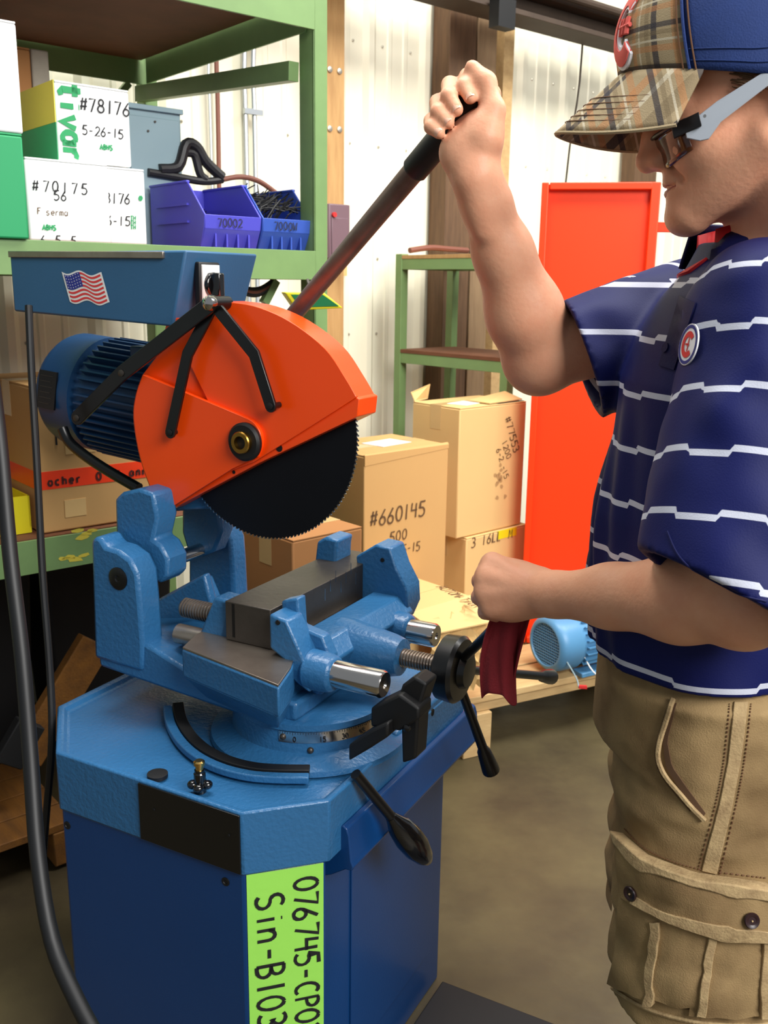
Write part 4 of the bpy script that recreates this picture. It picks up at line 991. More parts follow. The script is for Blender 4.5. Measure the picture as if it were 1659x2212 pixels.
# ------------------------------------------------------------------ green work table by the wall
r_ = ray(868, 560); p = CC + r_ * (3.82 / r_[1]); TF = Fr((p[0], p[1], 0), -42)
tb = TF.empty('work_table', 'green steel table with two brown boards behind the raised forearm', 'table')
zt_, zs_ = p[2], TF.onv(868, 762, 0)[2]; TL_, TD_ = .55, .30
for u_ in (.012, TD_):
    for v_ in (.012, -TL_): B().box((u_, v_, (zt_ + .02) / 2), (.035, .035, zt_ + .02)).make('leg', K['rackgreen'], tb, bev=.001)
for z_ in (zt_, zs_):
    for v_ in (0, -TL_): B().box((TD_ / 2, v_, z_ - .018), (TD_, .006, .042)).make('rail', K['rackgreen'], tb, bev=.001)
    for u_ in (0, TD_): B().box((u_, -TL_ / 2, z_ - .018), (.006, TL_, .042)).make('rail', K['rackgreen'], tb, bev=.001)
    B().box((TD_ / 2, -TL_ / 2, z_ + .008), (TD_ + .01, TL_ + .01, .014)).make('shelf_board', K['woodpost' if z_ == zt_ else 'ply'], tb, bev=.001)
tag(B().tube([TF.w(*TF.onv(x, y, .0) + np.array([0, 0, .0])) for x, y in ((885, 541), (930, 535), (970, 538), (1010, 541))], .011, 8).make('bent_hose', K['redcable'], None), 'brown bent hose lying on top of the green table', 'hose')
q = TF.onv(985, 528, -.02); r = thing('hose_fitting', 'grey blue fitting on the green table behind the forearm', 'fitting', tuple(TF.w(q[0] + .05, -.20, zt_ + .016)), 0)
B().lathe((0, 0, .0), (0, 0, 1), [(0, .035), (.02, .035), (.022, .02), (.04, .02), (.042, .028), (.055, .028)], 16).make('body', K['greysteel'], r); B().bar((-.04, 0, .03), (.04, 0, .03), .012, .012).make('pipe', K['darksteel'], r)

# ------------------------------------------------------------------ orange cabinet
K['orangecab'] = mat('orange red enamel', (250, 62, 6), 0.42, 0, 0.08, 3, 0.03, 100, c2=(232, 48, 2))
r_ = ray(1171, 395); p = CC + r_ * (3.15 / r_[1]); OF = Fr((p[0], p[1], 0), 10)
wc = OF.onv(1428, 392, 0)[0]; hc = p[2]
oc = OF.empty('metal_cabinet', 'tall orange red steel cabinet behind the man', 'cabinet')
Z0 = .203
B().box((wc / 2, .012, (hc + Z0) / 2), (wc - .01, .006, hc - Z0 - .01)).make('door_panel', K['orangecab'], oc)
for x in (.011, wc - .014): B().box((x, .0, (hc + Z0) / 2), (.022 if x < .1 else .028, .03, hc - Z0)).make('door_stile', K['orangecab'], oc, bev=.003)
for z in (hc - .011, Z0 + .011): B().box((wc / 2, .0, z), (wc - .05, .03, .022)).make('door_rail', K['orangecab'], oc, bev=.003)
B().box((wc / 2, .135, (hc + Z0) / 2), (wc - .005, .23, hc - Z0 - .005)).make('carcass', K['orangecab'], oc, bev=.003)
B().box((wc + .06, .05, hc - .13), (.12, .03, .03)).make('side_bracket', K['orangecab'], oc, bev=.002)

# ------------------------------------------------------------------ floor plate, cords at the left
b = B().box((.36, .03, .008), (.72, .50, .016)); fp_ = b.make('floor_mat', K['darktote'], None, bev=.003)
fp_.matrix_basis = Matrix.Translation(Vector(MF.w(.50, .03, 0))) @ Matrix.Rotation(-math.radians(28), 4, 'Z'); tag(fp_, 'black rubber mat on the floor beside the saw cabinet', 'mat')
K['cord'] = mat('black rubber cord', (14, 15, 17), 0.5)
fdz = Zp(420, 2900, 0)
tag(B().tube([P(-20, 800, 1.32), P(0, 960, 1.32), P(22, 1200, 1.30), P(48, 1420, 1.28), P(66, 1640, 1.26), P(82, 1850, 1.23), P(112, 2030, 1.20), P(165, 2160, 1.17), P(235, 2290, 1.14), P(300, 2420, 1.12)], .0105, 12).make('power_cord', K['cord'], None), 'thick black power cord hanging down at the left edge of the saw', 'cord')
tag(B().tube([P(62, 660, 1.66), P(68, 800, 1.66), P(80, 1010, 1.66), P(92, 1240, 1.66), P(108, 1450, 1.66), P(112, 1600, 1.66), P(100, 1760, 1.7), P(90, 1900, 1.75)], .0065, 10).make('power_cord', K['cord'], None), 'thinner black cord dropping from the blue control box behind the motor', 'cord')
# ------------------------------------------------------------------ the man: implicit surfaces meshed with surface nets
def vnoise(p, sc, seed=0):
    """smooth value noise on points (...,3)"""
    q = p / sc; i = np.floor(q).astype(np.int64); f = (q - i).astype(np.float32); f = f * f * (3 - 2 * f)
    def hsh(a, b, c):
        h = (a * 374761393 + b * 668265263 + c * 2147483647 + seed * 974711) & 0x7fffffff
        h = ((h ^ (h >> 13)) * 1274126177) & 0x7fffffff
        return ((h ^ (h >> 16)) & 0xffff).astype(np.float32) / 65535.0
    r = 0
    for a in (0, 1):
        for b in (0, 1):
            for c in (0, 1):
                w = (f[..., 0] if a else 1 - f[..., 0]) * (f[..., 1] if b else 1 - f[..., 1]) * (f[..., 2] if c else 1 - f[..., 2])
                r = r + w * hsh(i[..., 0] + a, i[..., 1] + b, i[..., 2] + c)
    return r * 2 - 1


class SDF:
    def __init__(s, lo, hi, h):
        s.lo = np.array(lo, float); s.h = h; s.n = np.ceil((np.array(hi) - s.lo) / h).astype(int) + 1
        s.g = np.full(s.n, .2, np.float32)
    def sub(s, lo, hi):
        a = np.clip(np.floor((np.array(lo) - s.lo) / s.h).astype(int), 0, s.n - 1); b = np.clip(np.ceil((np.array(hi) - s.lo) / s.h).astype(int) + 1, 1, s.n)
        if np.any(b <= a): return None, None
        sl = tuple(slice(x, y) for x, y in zip(a, b))
        ax = [(s.lo[k] + np.arange(a[k], b[k]) * s.h).astype(np.float32) for k in range(3)]
        return sl, np.stack(np.meshgrid(*ax, indexing='ij'), -1)
    def comb(s, sl, d, k, op):
        g = s.g[sl]
        if op == 'add':
            h = np.maximum(k - np.abs(g - d), 0) / k; s.g[sl] = np.minimum(g, d) - h * h * k / 4
        else:
            d = -d; h = np.maximum(k - np.abs(g - d), 0) / k; s.g[sl] = np.maximum(g, d) + h * h * k / 4
    def cone(s, a, b, ra, rb, k=.012, op='add'):
        a, b = np.array(a, np.float32), np.array(b, np.float32); m = max(ra, rb) + k + s.h * 2
        sl, X = s.sub(np.minimum(a, b) - m, np.maximum(a, b) + m)
        if sl is None: return s
        ba = b - a; t = np.clip(((X - a) @ ba) / max(float(ba @ ba), 1e-9), 0, 1)
        d = np.linalg.norm(X - a - t[..., None] * ba, axis=-1) - (ra + (rb - ra) * t)
        s.comb(sl, d.astype(np.float32), k, op); return s
    def chain(s, pts, rs, k=.012, op='add'):
        for i in range(len(pts) - 1): s.cone(pts[i], pts[i + 1], rs[i], rs[i + 1], k, op)
        return s
    def ell(s, c, r, M=None, k=.012, op='add'):
        c = np.array(c, np.float32); m = max(r) + k + s.h * 2; sl, X = s.sub(c - m, c + m)
        if sl is None: return s
        q = X - c
        if M is not None: q = q @ np.array(M, np.float32).T
        r = np.array(r, np.float32); k0 = np.linalg.norm(q / r, axis=-1); k1 = np.linalg.norm(q / (r * r), axis=-1)
        s.comb(sl, (k0 * (k0 - 1) / np.maximum(k1, 1e-6)).astype(np.float32), k, op); return s
    def func(s, lo, hi, fn, k=.012, op='add'):
        sl, X = s.sub(lo, hi); s.comb(sl, fn(X).astype(np.float32), k, op); return s
    def mesh(s):
        g = s.g; ins = g < 0
        n = np.array(g.shape)
        c = np.zeros(n - 1, np.int8)
        for i in (0, 1):
            for j in (0, 1):
                for k in (0, 1): c += ins[i:n[0] - 1 + i, j:n[1] - 1 + j, k:n[2] - 1 + k]
        act = np.argwhere((c > 0) & (c < 8)); idx = np.full(n - 1, -1, np.int64); idx[tuple(act.T)] = np.arange(len(act))
        acc = np.zeros((len(act), 3)); cnt = np.zeros(len(act))
        cor = [(i, j, k) for i in (0, 1) for j in (0, 1) for k in (0, 1)]
        val = {q: g[act[:, 0] + q[0], act[:, 1] + q[1], act[:, 2] + q[2]] for q in cor}
        for q in cor:
            for ax in range(3):
                if q[ax]: continue
                r = list(q); r[ax] = 1; r = tuple(r); a, b = val[q], val[r]; m_ = (a < 0) != (b < 0)
                t = np.where(m_, a / np.where(m_, a - b, 1), 0)
                p = np.array(q, float)[None] + np.zeros((len(act), 1)); p[:, ax] += t
                acc += p * m_[:, None]; cnt += m_
        V = s.lo + (act + acc / cnt[:, None]) * s.h
        Fs = []
        for ax in range(3):
            sa = [slice(None)] * 3; sb = [slice(None)] * 3; sa[ax] = slice(0, -1); sb[ax] = slice(1, None)
            A, Bq = ins[tuple(sa)], ins[tuple(sb)]
            e = np.argwhere(A != Bq); u_, v_ = (ax + 1) % 3, (ax + 2) % 3
            ok = (e[:, u_] > 0) & (e[:, v_] > 0) & (e[:, u_] < n[u_] - 1) & (e[:, v_] < n[v_] - 1); e = e[ok]
            def at(du, dv): q = e.copy(); q[:, u_] -= du; q[:, v_] -= dv; return idx[tuple(q.T)]
            quad = np.stack([at(1, 1), at(0, 1), at(0, 0), at(1, 0)], 1); flip = ~A[tuple(e.T)]
            quad[flip] = quad[flip][:, ::-1]; Fs.append(quad)
        return V, np.concatenate(Fs)


def np_object(name, V, Fc, m, parent=None, attrs=None):
    off = np.array(mw(parent).translation) if parent is not None else np.zeros(3)
    me = bpy.data.meshes.new(name); me.vertices.add(len(V)); me.vertices.foreach_set('co', (V - off).astype(np.float32).ravel())
    me.loops.add(Fc.size); me.loops.foreach_set('vertex_index', Fc.astype(np.int32).ravel())
    me.polygons.add(len(Fc)); me.polygons.foreach_set('loop_start', np.arange(0, Fc.size, Fc.shape[1], dtype=np.int32))
    me.update(calc_edges=True); me.validate()
    me.polygons.foreach_set('use_smooth', [True] * len(me.polygons))
    for k, v in (attrs or {}).items():
        a = me.attributes.new(k, 'FLOAT', 'POINT'); a.data.foreach_set('value', np.asarray(v, np.float32))
    o = bpy.data.objects.new(name, me); COL.objects.link(o); o.parent = parent
    me.materials.append(m); return o


def relax(V, Fc, it=2, lam=.5):
    E = np.concatenate([Fc[:, [i, (i + 1) % 4]] for i in range(4)]); n = len(V)
    for _ in range(it):
        S = np.zeros_like(V); C_ = np.zeros(n)
        np.add.at(S, E[:, 0], V[E[:, 1]]); np.add.at(S, E[:, 1], V[E[:, 0]]); np.add.at(C_, E[:, 0], 1); np.add.at(C_, E[:, 1], 1)
        V = V + lam * (S / np.maximum(C_, 1)[:, None] - V)
    return V


def pick(Fc, V, mask):
    f = Fc[mask]; u_, inv = np.unique(f, return_inverse=True); return u_, inv.reshape(f.shape)


K['skin'] = mat('skin', (232, 172, 138), 0.48, 0, 0.40, 22, 0.12, 160, c2=(214, 132, 100), spec=0.35)
nt = K['skin'].node_tree.nodes['Principled BSDF']; nt.inputs['Subsurface Weight'].default_value = .12; nt.inputs['Subsurface Radius'].default_value = (.01, .004, .002)
nt.inputs['Subsurface Scale'].default_value = .6


def band_mat(name, base, lines, rough=.75, bump=.15, bs=420, coat=0.0, wash=None):
    """cloth whose stripes follow the weave coordinates stored on the mesh: lines = (attribute, period, from, to, colour, strength)"""
    m = mat(name, base, rough, 0, 0, 8, bump, bs, sheen=.0, spec=.25); nt = m.node_tree; N, L = nt.nodes, nt.links; p = N['Principled BSDF']
    cur = None
    rgb = N.new('ShaderNodeRGB'); rgb.outputs[0].default_value = lin(base); cur = rgb.outputs[0]
    for at_, per, f0, f1, c, st in lines:
        a = N.new('ShaderNodeAttribute'); a.attribute_name = at_
        md = N.new('ShaderNodeMath'); md.operation = 'FLOORED_MODULO'; md.inputs[1].default_value = per; L.new(a.outputs['Fac'], md.inputs[0])
        g1 = N.new('ShaderNodeMath'); g1.operation = 'GREATER_THAN'; g1.inputs[1].default_value = f0; L.new(md.outputs[0], g1.inputs[0])
        g2 = N.new('ShaderNodeMath'); g2.operation = 'LESS_THAN'; g2.inputs[1].default_value = f1; L.new(md.outputs[0], g2.inputs[0])
        mu = N.new('ShaderNodeMath'); mu.operation = 'MULTIPLY'; L.new(g1.outputs[0], mu.inputs[0]); L.new(g2.outputs[0], mu.inputs[1])
        ms = N.new('ShaderNodeMath'); ms.operation = 'MULTIPLY'; ms.inputs[1].default_value = st; L.new(mu.outputs[0], ms.inputs[0])
        mx = N.new('ShaderNodeMix'); mx.data_type = 'RGBA'; L.new(ms.outputs[0], mx.inputs[0]); L.new(cur, mx.inputs[6]); mx.inputs[7].default_value = lin(c); cur = mx.outputs[2]
    if wash:
        tc = N.new('ShaderNodeTexCoord'); nz = N.new('ShaderNodeTexNoise'); nz.inputs['Scale'].default_value = wash[1]; nz.inputs['Detail'].default_value = 5; L.new(tc.outputs['Object'], nz.inputs['Vector'])
        rp = N.new('ShaderNodeValToRGB'); rp.color_ramp.elements[0].position = .4; rp.color_ramp.elements[1].position = .65; L.new(nz.outputs['Fac'], rp.inputs[0])
        ml = N.new('ShaderNodeMath'); ml.operation = 'MULTIPLY'; ml.inputs[1].default_value = wash[2]; L.new(rp.outputs[0], ml.inputs[0])
        mx = N.new('ShaderNodeMix'); mx.data_type = 'RGBA'; L.new(ml.outputs[0], mx.inputs[0]); L.new(cur, mx.inputs[6]); mx.inputs[7].default_value = lin(wash[0]); cur = mx.outputs[2]
    L.new(cur, p.inputs['Base Color']); return m


K['shirt'] = band_mat('navy knit with white stripes', (8, 18, 80), [('stripe', .070, 0, .0074, (196, 200, 216), 1)], .62, .10, 600)
K['navy'] = mat('navy knit', (8, 14, 66), .65, 0, 0, bump=.1, bs=500, spec=.25)
K['shorts'] = band_mat('washed khaki cotton', (158, 132, 92), [], .85, .25, 500, wash=((112, 88, 58), 9, .75))
K['khakiedge'] = mat('worn khaki seam', (186, 160, 116), .85, 0, .6, 60, .3, 300, c2=(120, 92, 62))
K['khakidark'] = mat('khaki lining', (92, 66, 44), .9)
K['stitch'] = mat('brown stitching', (104, 70, 44), .8)
K['plaid'] = band_mat('tan plaid cotton', (168, 150, 118), [('wx', .052, 0, .007, (58, 56, 64), .85), ('wx', .052, .024, .030, (190, 128, 78), .55), ('wx', .052, .034, .0365, (214, 204, 180), .7), ('wx', .052, .043, .049, (120, 104, 78), .5), ('wy', .046, 0, .006, (58, 56, 64), .8), ('wy', .046, .020, .027, (190, 128, 78), .5), ('wy', .046, .031, .0335, (214, 204, 180), .7), ('wy', .046, .038, .043, (120, 104, 78), .5)], .85, .2, 700)
K['capblue'] = mat('blue cap cotton', (24, 52, 112), .8, 0, .2, 30, .2, 500)
K['lens'] = mat('amber safety lens', (92, 48, 26), .06, 0, 0, coat=.4)
K['frame'] = mat('dark glasses frame', (30, 28, 30), .3)
K['temple'] = mat('pale grey temple', (188, 196, 206), .3, .1)
K['hair'] = mat('light brown hair', (120, 88, 62), .7, 0, .5, 60, .4, 200)
K['redcloth'] = mat('red collar lining', (196, 26, 34), .75)
K['emblemred'] = mat('emblem red', (206, 44, 44), .7)
K['emblempink'] = mat('washed red emblem', (214, 92, 84), .8)
K['emblemwhite'] = mat('emblem white', (226, 226, 232), .7)
K['logoblue'] = mat('emblem blue', (22, 36, 120), .7)
K['rag'] = mat('dark red shop rag', (128, 24, 34), .9, 0, .4, 14, .3, 300, c2=(92, 12, 22))
K['button'] = mat('dark brown button', (44, 24, 26), .35)
K['shoe'] = mat('dark work shoe', (40, 34, 30), .6)

person = thing('person', 'man in striped navy polo, plaid cap and khaki cargo shorts working the saw', 'person', (.465, 1.29, 0))
TC = np.array([.465, 1.29]); TF_ = np.array([-.98, .199]); TL = np.array([-.199, -.98])       # torso centre, facing, left
def tp(f, l, z): q = TC + TF_ * f + TL * l; return np.array([q[0], q[1], z])
SL, SR = tp(0.0, .180, 1.395), tp(.01, -.180, 1.395)
EL, ER = P(1598, 1296, 1.10), P(1166, 770, 1.42)
WL, WR = P(1196, 1284, 1.305), P(1027, 378, 1.275)
# head frame
hp, ha, hs = math.radians(16), math.radians(17), 1.135
HFv = np.array([-math.cos(ha) * math.cos(hp), math.sin(ha) * math.cos(hp), -math.sin(hp)]); HL = np.cross([0, 0, 1.], HFv); HL /= np.linalg.norm(HL); HU = np.cross(HFv, HL)
HO = P(1377, 357, 1.19) - hs * (.133 * HFv - .012 * HU)
def hd(x, y, z): return HO + hs * (x * HFv + y * HL + z * HU)
HM = np.array([HFv, HL, HU])

S = SDF((.0, .92, .80), (.76, 1.70, 1.86), .0034)
# head
S.ell(hd(-.004, 0, .048), (.102 * hs, .078 * hs, .090 * hs), HM, .02)
S.ell(hd(.045, 0, -.01), (.062 * hs, .060 * hs, .078 * hs), HM, .02)
for sgn in (-1, 1):
    S.cone(hd(.005, sgn * .060, -.035), hd(.088, sgn * .018, -.080), .020 * hs, .019 * hs, .03)
    S.ell(hd(.060, sgn * .040, -.012), (.032 * hs, .024 * hs, .026 * hs), HM, .025)
    S.cone(hd(.095, sgn * .010, .036), hd(.078, sgn * .046, .034), .012 * hs, .011 * hs, .016)
S.ell(hd(.097, 0, -.080), (.019 * hs, .024 * hs, .017 * hs), HM, .02)
S.ell(hd(.082, 0, -.046), (.026 * hs, .032 * hs, .028 * hs), HM, .02)
for sgn in (-1, 1): S.ell(hd(.102, sgn * .033, .014), (.016 * hs, .017 * hs, .012 * hs), HM, .012, 'sub')
for sgn in (-1, 1): S.ell(hd(.084, sgn * .033, .013), (.013 * hs, .014 * hs, .012 * hs), HM, .006)
S.chain([hd(.098, 0, .034), hd(.110, 0, .012), hd(.1215, 0, -.011)], [.0090 * hs, .0105 * hs, .0134 * hs], .014)
for sgn in (-1, 1): S.ell(hd(.109, sgn * .014, -.015), (.012 * hs, .0085 * hs, .0095 * hs), HM, .008)
for sgn in (-1, 1): S.ell(hd(.111, sgn * .007, -.025), (.004, .003, .004), HM, .003, 'sub')
S.cone(hd(.1025, -.016, -.0395), hd(.1025, .016, -.0395), .0078 * hs, .0078 * hs, .006)
S.cone(hd(.0995, -.015, -.052), hd(.0995, .015, -.052), .0075 * hs, .0075 * hs, .007)
S.chain([hd(.098, -.027, -.0468), hd(.1085, -.014, -.0458), hd(.1115, 0, -.0456), hd(.1085, .014, -.0458), hd(.098, .027, -.0468)], [.0025, .0036, .004, .0036, .0025], .003, 'sub')
for sgn in (-1, 1): S.cone(hd(.100, sgn * .021, -.020), hd(.090, sgn * .034, -.044), .0035, .002, .010, 'sub')
for sgn in (-1, 1):
    S.ell(hd(-.032, sgn * .080, .000), (.021 * hs, .009 * hs, .033 * hs), HM, .008)
    S.ell(hd(-.028, sgn * .088, .002), (.010, .006, .018), HM, .005, 'sub')
# neck and torso core
NB = tp(-.015, 0, 1.43)
S.chain([hd(-.022, 0, -.02), hd(-.035, 0, -.085), NB], [.058, .060, .066], .03)
S.ell(tp(0, 0, 1.16), (.10, .15, .30), np.array([[*TF_, 0], [*TL, 0], [0, 0, 1]]), .03)
S.cone(tp(0, -.12, 1.38), tp(0, .12, 1.38), .06, .06, .05)
# arms
mL_ = EL * .45 + WL * .55
S.chain([SL, SL * .5 + EL * .5, EL, EL * .72 + WL * .28, EL * .35 + WL * .65, WL], [.062, .056, .050, .053, .040, .0295], .02)
S.ell(EL + (EL - WL) * .03 - CU * .010, (.046, .046, .044), None, .02)
S.chain([SR, SR * .5 + ER * .5, ER, ER * .74 + WR * .26, ER * .40 + WR * .60, ER * .14 + WR * .86, WR], [.062, .057, .051, .054, .040, .0325, .0305], .02)
S.ell(ER + np.array([0, 0, -.008]) - CR * .002, (.045, .045, .045), None, .02)
# tendons at the far wrist
for dx in (-16, 6): S.cone(P(1024 + dx, 395, 1.262), P(1052 + dx, 500, 1.290), .005, .004, .022)
# raised hand round the grip
def H(x, y, d): return P(x, y, d)
S.cone(WR, H(1022, 318, 1.272), .029, .030, .02)
for mc, r in (((1058, 205, 1.288), .0155), ((1040, 222, 1.306), .0155), ((1012, 246, 1.318), .015), ((985, 285, 1.316), .0145)):
    S.cone(H(1022, 330, 1.280), H(*mc), .022, r, .022)
S.ell(H(1046, 285, 1.258), (.024, .022, .030), None, .02)
S.ell(H(985, 330, 1.272), (.022, .020, .024), None, .02)
far_f = [([(1058, 205, 1.288), (1010, 166, 1.287), (1003, 186, 1.258), (1016, 211, 1.249)], (.0125, .0112, .0102, .0088)),
         ([(1040, 222, 1.306), (972, 184, 1.292), (969, 208, 1.258), (987, 237, 1.249)], (.0128, .0116, .0104, .0090)),
         ([(1012, 246, 1.318), (946, 222, 1.296), (946, 242, 1.260), (968, 264, 1.252)], (.0122, .0112, .0100, .0088)),
         ([(985, 285, 1.316), (932, 262, 1.296), (931, 274, 1.263), (948, 287, 1.256)], (.0112, .0104, .0092, .0082))]
for pts, rs in far_f: S.chain([H(*q) for q in pts], rs, .0045)
S.chain([H(1050, 300, 1.252), H(1066, 238, 1.250), H(1050, 178, 1.252), H(1020, 146, 1.258)], [.021, .0145, .0125, .0100], .010)
# near fist closed on the spoke
S.cone(WL, P(1150, 1278, 1.334), .028, .030, .02)
near_m = [(1064, 1216, 1.350), (1051, 1245, 1.340), (1049, 1280, 1.339), (1062, 1312, 1.344)]
for q in near_m: S.cone(P(1158, 1278, 1.338), P(*q), .0235, .0150, .022)
S.ell(P(1105, 1305, 1.352), (.030, .020, .026), None, .02); S.ell(P(1110, 1240, 1.362), (.030, .020, .020), None, .02)
for (x, y, d), rr in zip(near_m, (.0118, .0122, .0118, .0108)):
    S.ell(P(x - 2, y, d), (rr * 1.12, rr * 1.12, rr * 1.12), None, .008)
    S.chain([P(x, y, d), P(x - 14, y + 10, d + .034), P(x + 22, y + 22, d + .060), P(x + 44, y + 26, d + .046)], [rr, rr * .98, rr * .88, rr * .78], .0045)
S.chain([P(1135, 1240, 1.372), P(1100, 1232, 1.397), P(1078, 1262, 1.410), P(1070, 1292, 1.410)], [.017, .0135, .012, .010], .008)
for (x, y, d) in near_m: S.cone(P(x + 14, y + 2, d - .012), P(1150, 1276, 1.316), .0045, .004, .012)
V, Fq = S.mesh(); V = relax(V, Fq, 1, .4)
# legs below the shorts, same skin mesh, coarser
S2 = SDF((.26, 1.00, .02), (.68, 1.58, .92), .009)
for s_ in (-1, 1):
    hp_ = tp(-.0, s_ * .095, .86); kn_ = tp(.02, s_ * .10, .48); an_ = tp(-.03, s_ * .11, .09)
    S2.chain([hp_, kn_, kn_ * .6 + an_ * .4 - np.array([*TF_ * .02, 0]), an_], [.088, .060, .056, .038], .03)
V2, F2 = S2.mesh()
body = np_object('body', np.concatenate([V, V2]), np.concatenate([Fq, F2 + len(V)]), K['skin'], person)
for s_ in (-1, 1):
    a_ = tp(-.03, s_ * .11, .0); b = B(); an = math.atan2(TF_[1], TF_[0])
    ro_ = []
    for f, wd, hh in ((-.085, .032, .07), (-.06, .040, .105), (.0, .044, .115), (.07, .047, .085), (.13, .046, .060), (.17, .034, .045), (.185, .012, .03)):
        ro_.append([a_ + np.array([*(TF_ * f + TL * wd * c), z]) for c, z in ((-1, .002), (-1, hh * .6), (-.5, hh), (.5, hh), (1, hh * .6), (1, .002))])
    b.rings(ro_); b.make('shoe', K['shoe'], person, world=True, bev=.006, smooth=50)
# fingernails on the raised hand
for (pts, rs), lf in zip(far_f, range(4)):
    tip, dip = H(*pts[3]), H(*pts[2]); ax_ = (tip - dip) / np.linalg.norm(tip - dip); toC = -(ray(pts[3][0], pts[3][1])); toC /= np.linalg.norm(toC)
    out = toC - ax_ * (toC @ ax_); out /= np.linalg.norm(out); sd = np.cross(ax_, out)
    b = B(); b.rings([[tip + out * (rs[3] * .93 + .0006 - .0035 * (c ** 2)) + ax_ * f * .0065 + sd * c * .0062 for c in (-1, -.5, 0, .5, 1)] for f in (-.75, -.2, .4, .8)], cap=False, closed=False)
    o = b.make('fingernail', None, person, world=True, recalc=False)
    o.data.materials.append(K.setdefault('nail', mat('fingernail', (232, 178, 152), .25, coat=.3)))

# ------------------------------------------------------------------ shirt
Hs = SDF((.20, .86, .88), (.80, 1.70, 1.56), .0042)
zk = np.array([.90, .94, 1.02, 1.12, 1.22, 1.30, 1.36, 1.41, 1.445, 1.475, 1.51]); ak = np.array([.152, .153, .154, .152, .142, .138, .122, .098, .080, .072, .066]); bk = np.array([.200, .198, .195, .192, .196, .202, .198, .172, .120, .082, .070])
cx = np.array([.012, .012, .014, .012, .006, .004, .002, -.002, -.010, -.016, -.020])
HEM_Z = .925
def torso(X):
    z = X[..., 2]; a = np.interp(z, zk, ak); b_ = np.interp(z, zk, bk); c = np.interp(z, zk, cx)
    x = X[..., 0] - TC[0]; y = X[..., 1] - TC[1]; f = x * TF_[0] + y * TF_[1] - c; l = x * TL[0] + y * TL[1]
    q = np.sqrt((f / a) ** 2 + (l / b_) ** 2) + 1e-6
    d = (q - 1) * np.minimum(a, b_) * .95
    th = np.arctan2(l, f)
    w = np.clip((1.34 - z) / .25, 0, 1)
    # soft hanging folds: diagonals running from the raised arm down to the near hip
    d = d + .0065 * np.sin(16 * th + 22 * (z - 1.1)) * w * np.exp(-((th + .3) / 1.1) ** 2) + .008 * vnoise(X * np.array([1, 1, .45], np.float32), .055, 3) * (.35 + .65 * w)
    d = np.maximum(d, HEM_Z - z)
    return np.maximum(d, z - 1.478)
Hs.func((.22, 1.02, .88), (.74, 1.58, 1.50), torso, .01)
hemL = P(1560, 1285, 1.065); nL = -CR * .50 - CU * .86; nL /= np.linalg.norm(nL)
hemR = P(1256, 774, 1.405); nR = -CR * .86 - CU * .30 + CF * .12; nR /= np.linalg.norm(nR)
axL = (hemL - SL); LL = np.linalg.norm(axL); axL /= LL; axR = (hemR - SR); LR_ = np.linalg.norm(axR); axR /= LR_
def sleeve(S0, ax_, L_, hem, nn, r0, r1, seed, fold):
    def fn(X):
        q = X - S0.astype(np.float32); t = q @ ax_.astype(np.float32); tt = np.clip(t / L_, -.25, 1.4); rr = r0 + (r1 - r0) * np.clip(tt, 0, 1.2)
        rad = np.linalg.norm(q - np.maximum(t, 0)[..., None] * ax_.astype(np.float32), axis=-1)
        d = rad - rr + .006 * vnoise(X, .05, seed) + fold * np.sin(40 * (t + .35 * q[..., 2])) * np.clip(tt, 0, 1)
        pd = (X - hem.astype(np.float32)) @ nn.astype(np.float32)
        d = np.maximum(d, pd)
        return np.maximum(d, -np.maximum(rad - rr + .016, -pd - .040))
    return fn
fL = sleeve(SL, axL, LL, hemL, nL, .082, .102, 7, .0012); fR = sleeve(SR, axR, LR_, hemR, nR, .080, .094, 9, .0012)
Hs.func((.28, .86, .90), (.80, 1.34, 1.52), fL, .004); Hs.func((.20, 1.24, 1.08), (.70, 1.70, 1.52), fR, .018)
# hollow the cuffs and the hem so that they read as cloth
Hs.func((.22, 1.02, .88), (.74, 1.58, .97), lambda X: np.maximum(torso(X) * 0 + (np.sqrt(((((X[..., 0] - TC[0]) * TF_[0] + (X[..., 1] - TC[1]) * TF_[1]) - .012) / .140) ** 2 + (((X[..., 0] - TC[0]) * TL[0] + (X[..., 1] - TC[1]) * TL[1]) / .188) ** 2) - 1) * .13, X[..., 2] - .95), .004, 'sub')
Vs, Fs_ = Hs.mesh(); Vs = relax(Vs, Fs_, 2, .45)
def lab(X):
    dT = torso(X.astype(np.float32)); dL = fL(X.astype(np.float32)); dR = fR(X.astype(np.float32))
    return dT, dL, dR
fc = Vs[Fs_].mean(1); dT, dL, dR = lab(fc)
l_ = (fc[:, :2] - TC) @ TL
isL = (dL < dT - .004) & (l_ > .12); isR = (dR < dT - .004) & (l_ < -.10)
th = np.arctan2((Vs[:, :2] - TC) @ TL, (Vs[:, :2] - TC) @ TF_)
sT = Vs[:, 2] - 1.216 + .14 + .0055 * (np.floor(th * 1.9 + .6) % 2) + 7
tL = (Vs - SL) @ axL; aL = np.arctan2((Vs - SL) @ np.cross(axL, CF), (Vs - SL) @ CF); tR = (Vs - SR) @ axR
sL_ = tL + .03 + .006 * (np.floor(aL * 2.2) % 2) + 7; sR_ = tR + .022 + 7
for msk, nm, st in ((~(isL | isR), 'shirt', sT), (isL, 'sleeve', sL_), (isR, 'sleeve', sR_)):
    u_, f_ = pick(Fs_, Vs, msk); o = np_object(nm, Vs[u_], f_, K['shirt'], person if nm == 'shirt' else shirt, {'stripe': st[u_]})
    if nm == 'shirt': shirt = o; tag(o, 'navy polo shirt with thin white stripes')
shirtBVH = BVHTree.FromPolygons([tuple(v) for v in Vs], [tuple(int(i) for i in f) for f in Fs_])


